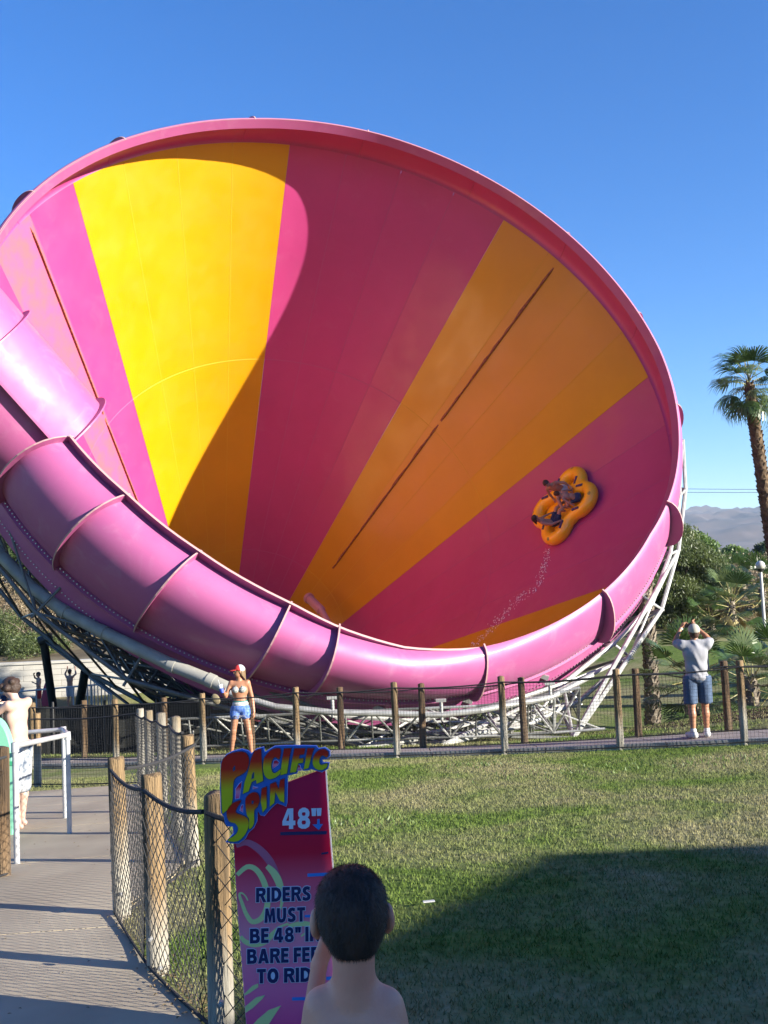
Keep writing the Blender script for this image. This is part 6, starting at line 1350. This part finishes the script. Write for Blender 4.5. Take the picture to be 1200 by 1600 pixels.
pr = thing('pool_rail', 'thin white pipe railing in front of the swimmers at left', 'railing', (-14, 42, g(-14, 42)))
ra, rb2 = at(-30, 1086, 42), at(172, 1068, 42)
tube('rail_bar', [ra, rb2], .035, M['white_paint'], pr)
for i in range(8): p = lerp(ra, rb2, i / 7); tube('rail_post', [p, Vector((p.x, p.y, g(p.x, p.y)))], .03, M['white_paint'], pr)
pk = thing('picket_gate', 'short run of white vertical bars sloping down by the frame leg', 'railing', at(155, 1120, 38)); a1, a2 = at(136, 1056, 38), at(175, 1086, 38)
tube('rail_bar', [a1, a2], .04, M['white_paint'], pk)
for i in range(8): p = lerp(a1, a2, i / 7); tube('bar', [p, Vector((p.x, p.y, g(p.x, p.y)))], .022, M['white_paint'], pk)
# black panels added to stand in for the shade under the funnel
M['shade'] = mat('black shade fill', (.012, .014, .012), .9, var=.3, scale=2)
scn = thing('shade_fill', 'black shade fill panels on dark stakes, added for the shade beneath the left of the frame', 'screen', (-7, 21.6, g(-7, 21.6)))
for i in range(5):
    x0 = -9.6 + i * 1.15; x1 = x0 + 1.15; y0 = 21.9 - (x0 + 9.6) * .12; y1 = 21.9 - (x1 + 9.6) * .12; V = []; n = 8
    for t_ in range(n + 1):
        x = lerp(x0, x1, t_ / n); y = lerp(y0, y1, t_ / n) + .03 * math.sin(t_ * 1.5 + i); V += [(x, y, g(x, y)), (x, y, g(x, y) + 1.02 + .02 * math.sin(t_ * 2 + i))]
    mk('shade_panel', V, [(2 * t_, 2 * t_ + 2, 2 * t_ + 3, 2 * t_ + 1) for t_ in range(n)], M['shade'], scn); tube('stake', [(x0, y0, g(x0, y0)), (x0, y0, g(x0, y0) + 1.12)], .03, M['steel_dark'], scn)
for i, (pyl, pyr) in enumerate(((762, 764), (768, 768))):
    a, b = at(960, pyl, 150), at(1330, pyr, 150); tag(MB().tube(rope_path(a, b, .15, 6), .035, 5).out('power_line', M['rope']), ('upper' if i == 0 else 'lower') + ' of two thin power lines crossing the sky at right', 'power line', 'power lines')

# ------------------------------------------------------------------ the park building beyond the right edge that shades the lawn
def pq(p, q_): return (.899 * p + .438 * q_, -.438 * p + .899 * q_)
zb = 1.3
bd = thing('park_building', 'low tan park building outside the photo whose shadow falls on the lawn', 'building', (*pq(12, 3), zb))
def block(name, P, z0, z1, m):
    n = len(P); V = [(x, y, z0) for x, y in P] + [(x, y, z1) for x, y in P]; F = [tuple(range(n - 1, -1, -1)), tuple(n + i for i in range(n))] + [(i, (i + 1) % n, n + (i + 1) % n, n + i) for i in range(n)]; return mk(name, V, F, m, bd)
T17 = 3.271
H2 = 3.2; p0 = -2.3 + T17 * (zb + H2 - .92); dH = .29
c0 = pq(p0 + .75, 7.05); cB = pq(p0, 4.5); far_ = (c0[0] + 14, c0[1]); PB = [cB, c0, far_, (far_[0], far_[1] - 9), pq(p0 + 3, -2)]
block('wall', PB, zb - .5, zb + H2 + dH - .25, M['stucco']); block('roof', PB, zb + H2 + dH - .248, zb + H2 + dH, M['roofm'])
H3 = 5.4; p1 = p0 + .5
block('tower', [pq(p1, -9), pq(p1, 3.42), pq(p1 + 6, 3.42), pq(p1 + 6, -9)], zb - .5, zb + H3, M['stucco'])
block('parapet', [pq(p0 + .02, 3.4), pq(p0 + .02, 4.75), pq(p0 + 3, 4.75), pq(p0 + 3, 3.4)], zb + H2 + dH + .003, zb + H2 + dH + .08, M['stucco'])

# ------------------------------------------------------------------ the air
hb = MB().box((-7500, -300, -60), (7500, 7400, 345)).out('haze', None, None)
hb.data.materials.clear(); hm = bpy.data.materials.new('haze air'); hm.use_nodes = True; hn = hm.node_tree; hn.nodes.clear(); ho = hn.nodes.new('ShaderNodeOutputMaterial'); hv = hn.nodes.new('ShaderNodeVolumePrincipled')
hv.inputs['Color'].default_value = (.62, .78, 1, 1); hv.inputs['Density'].default_value = .00010; hn.links.new(hv.outputs[0], ho.inputs['Volume']); hb.data.materials.append(hm); hb['kind'] = 'stuff'
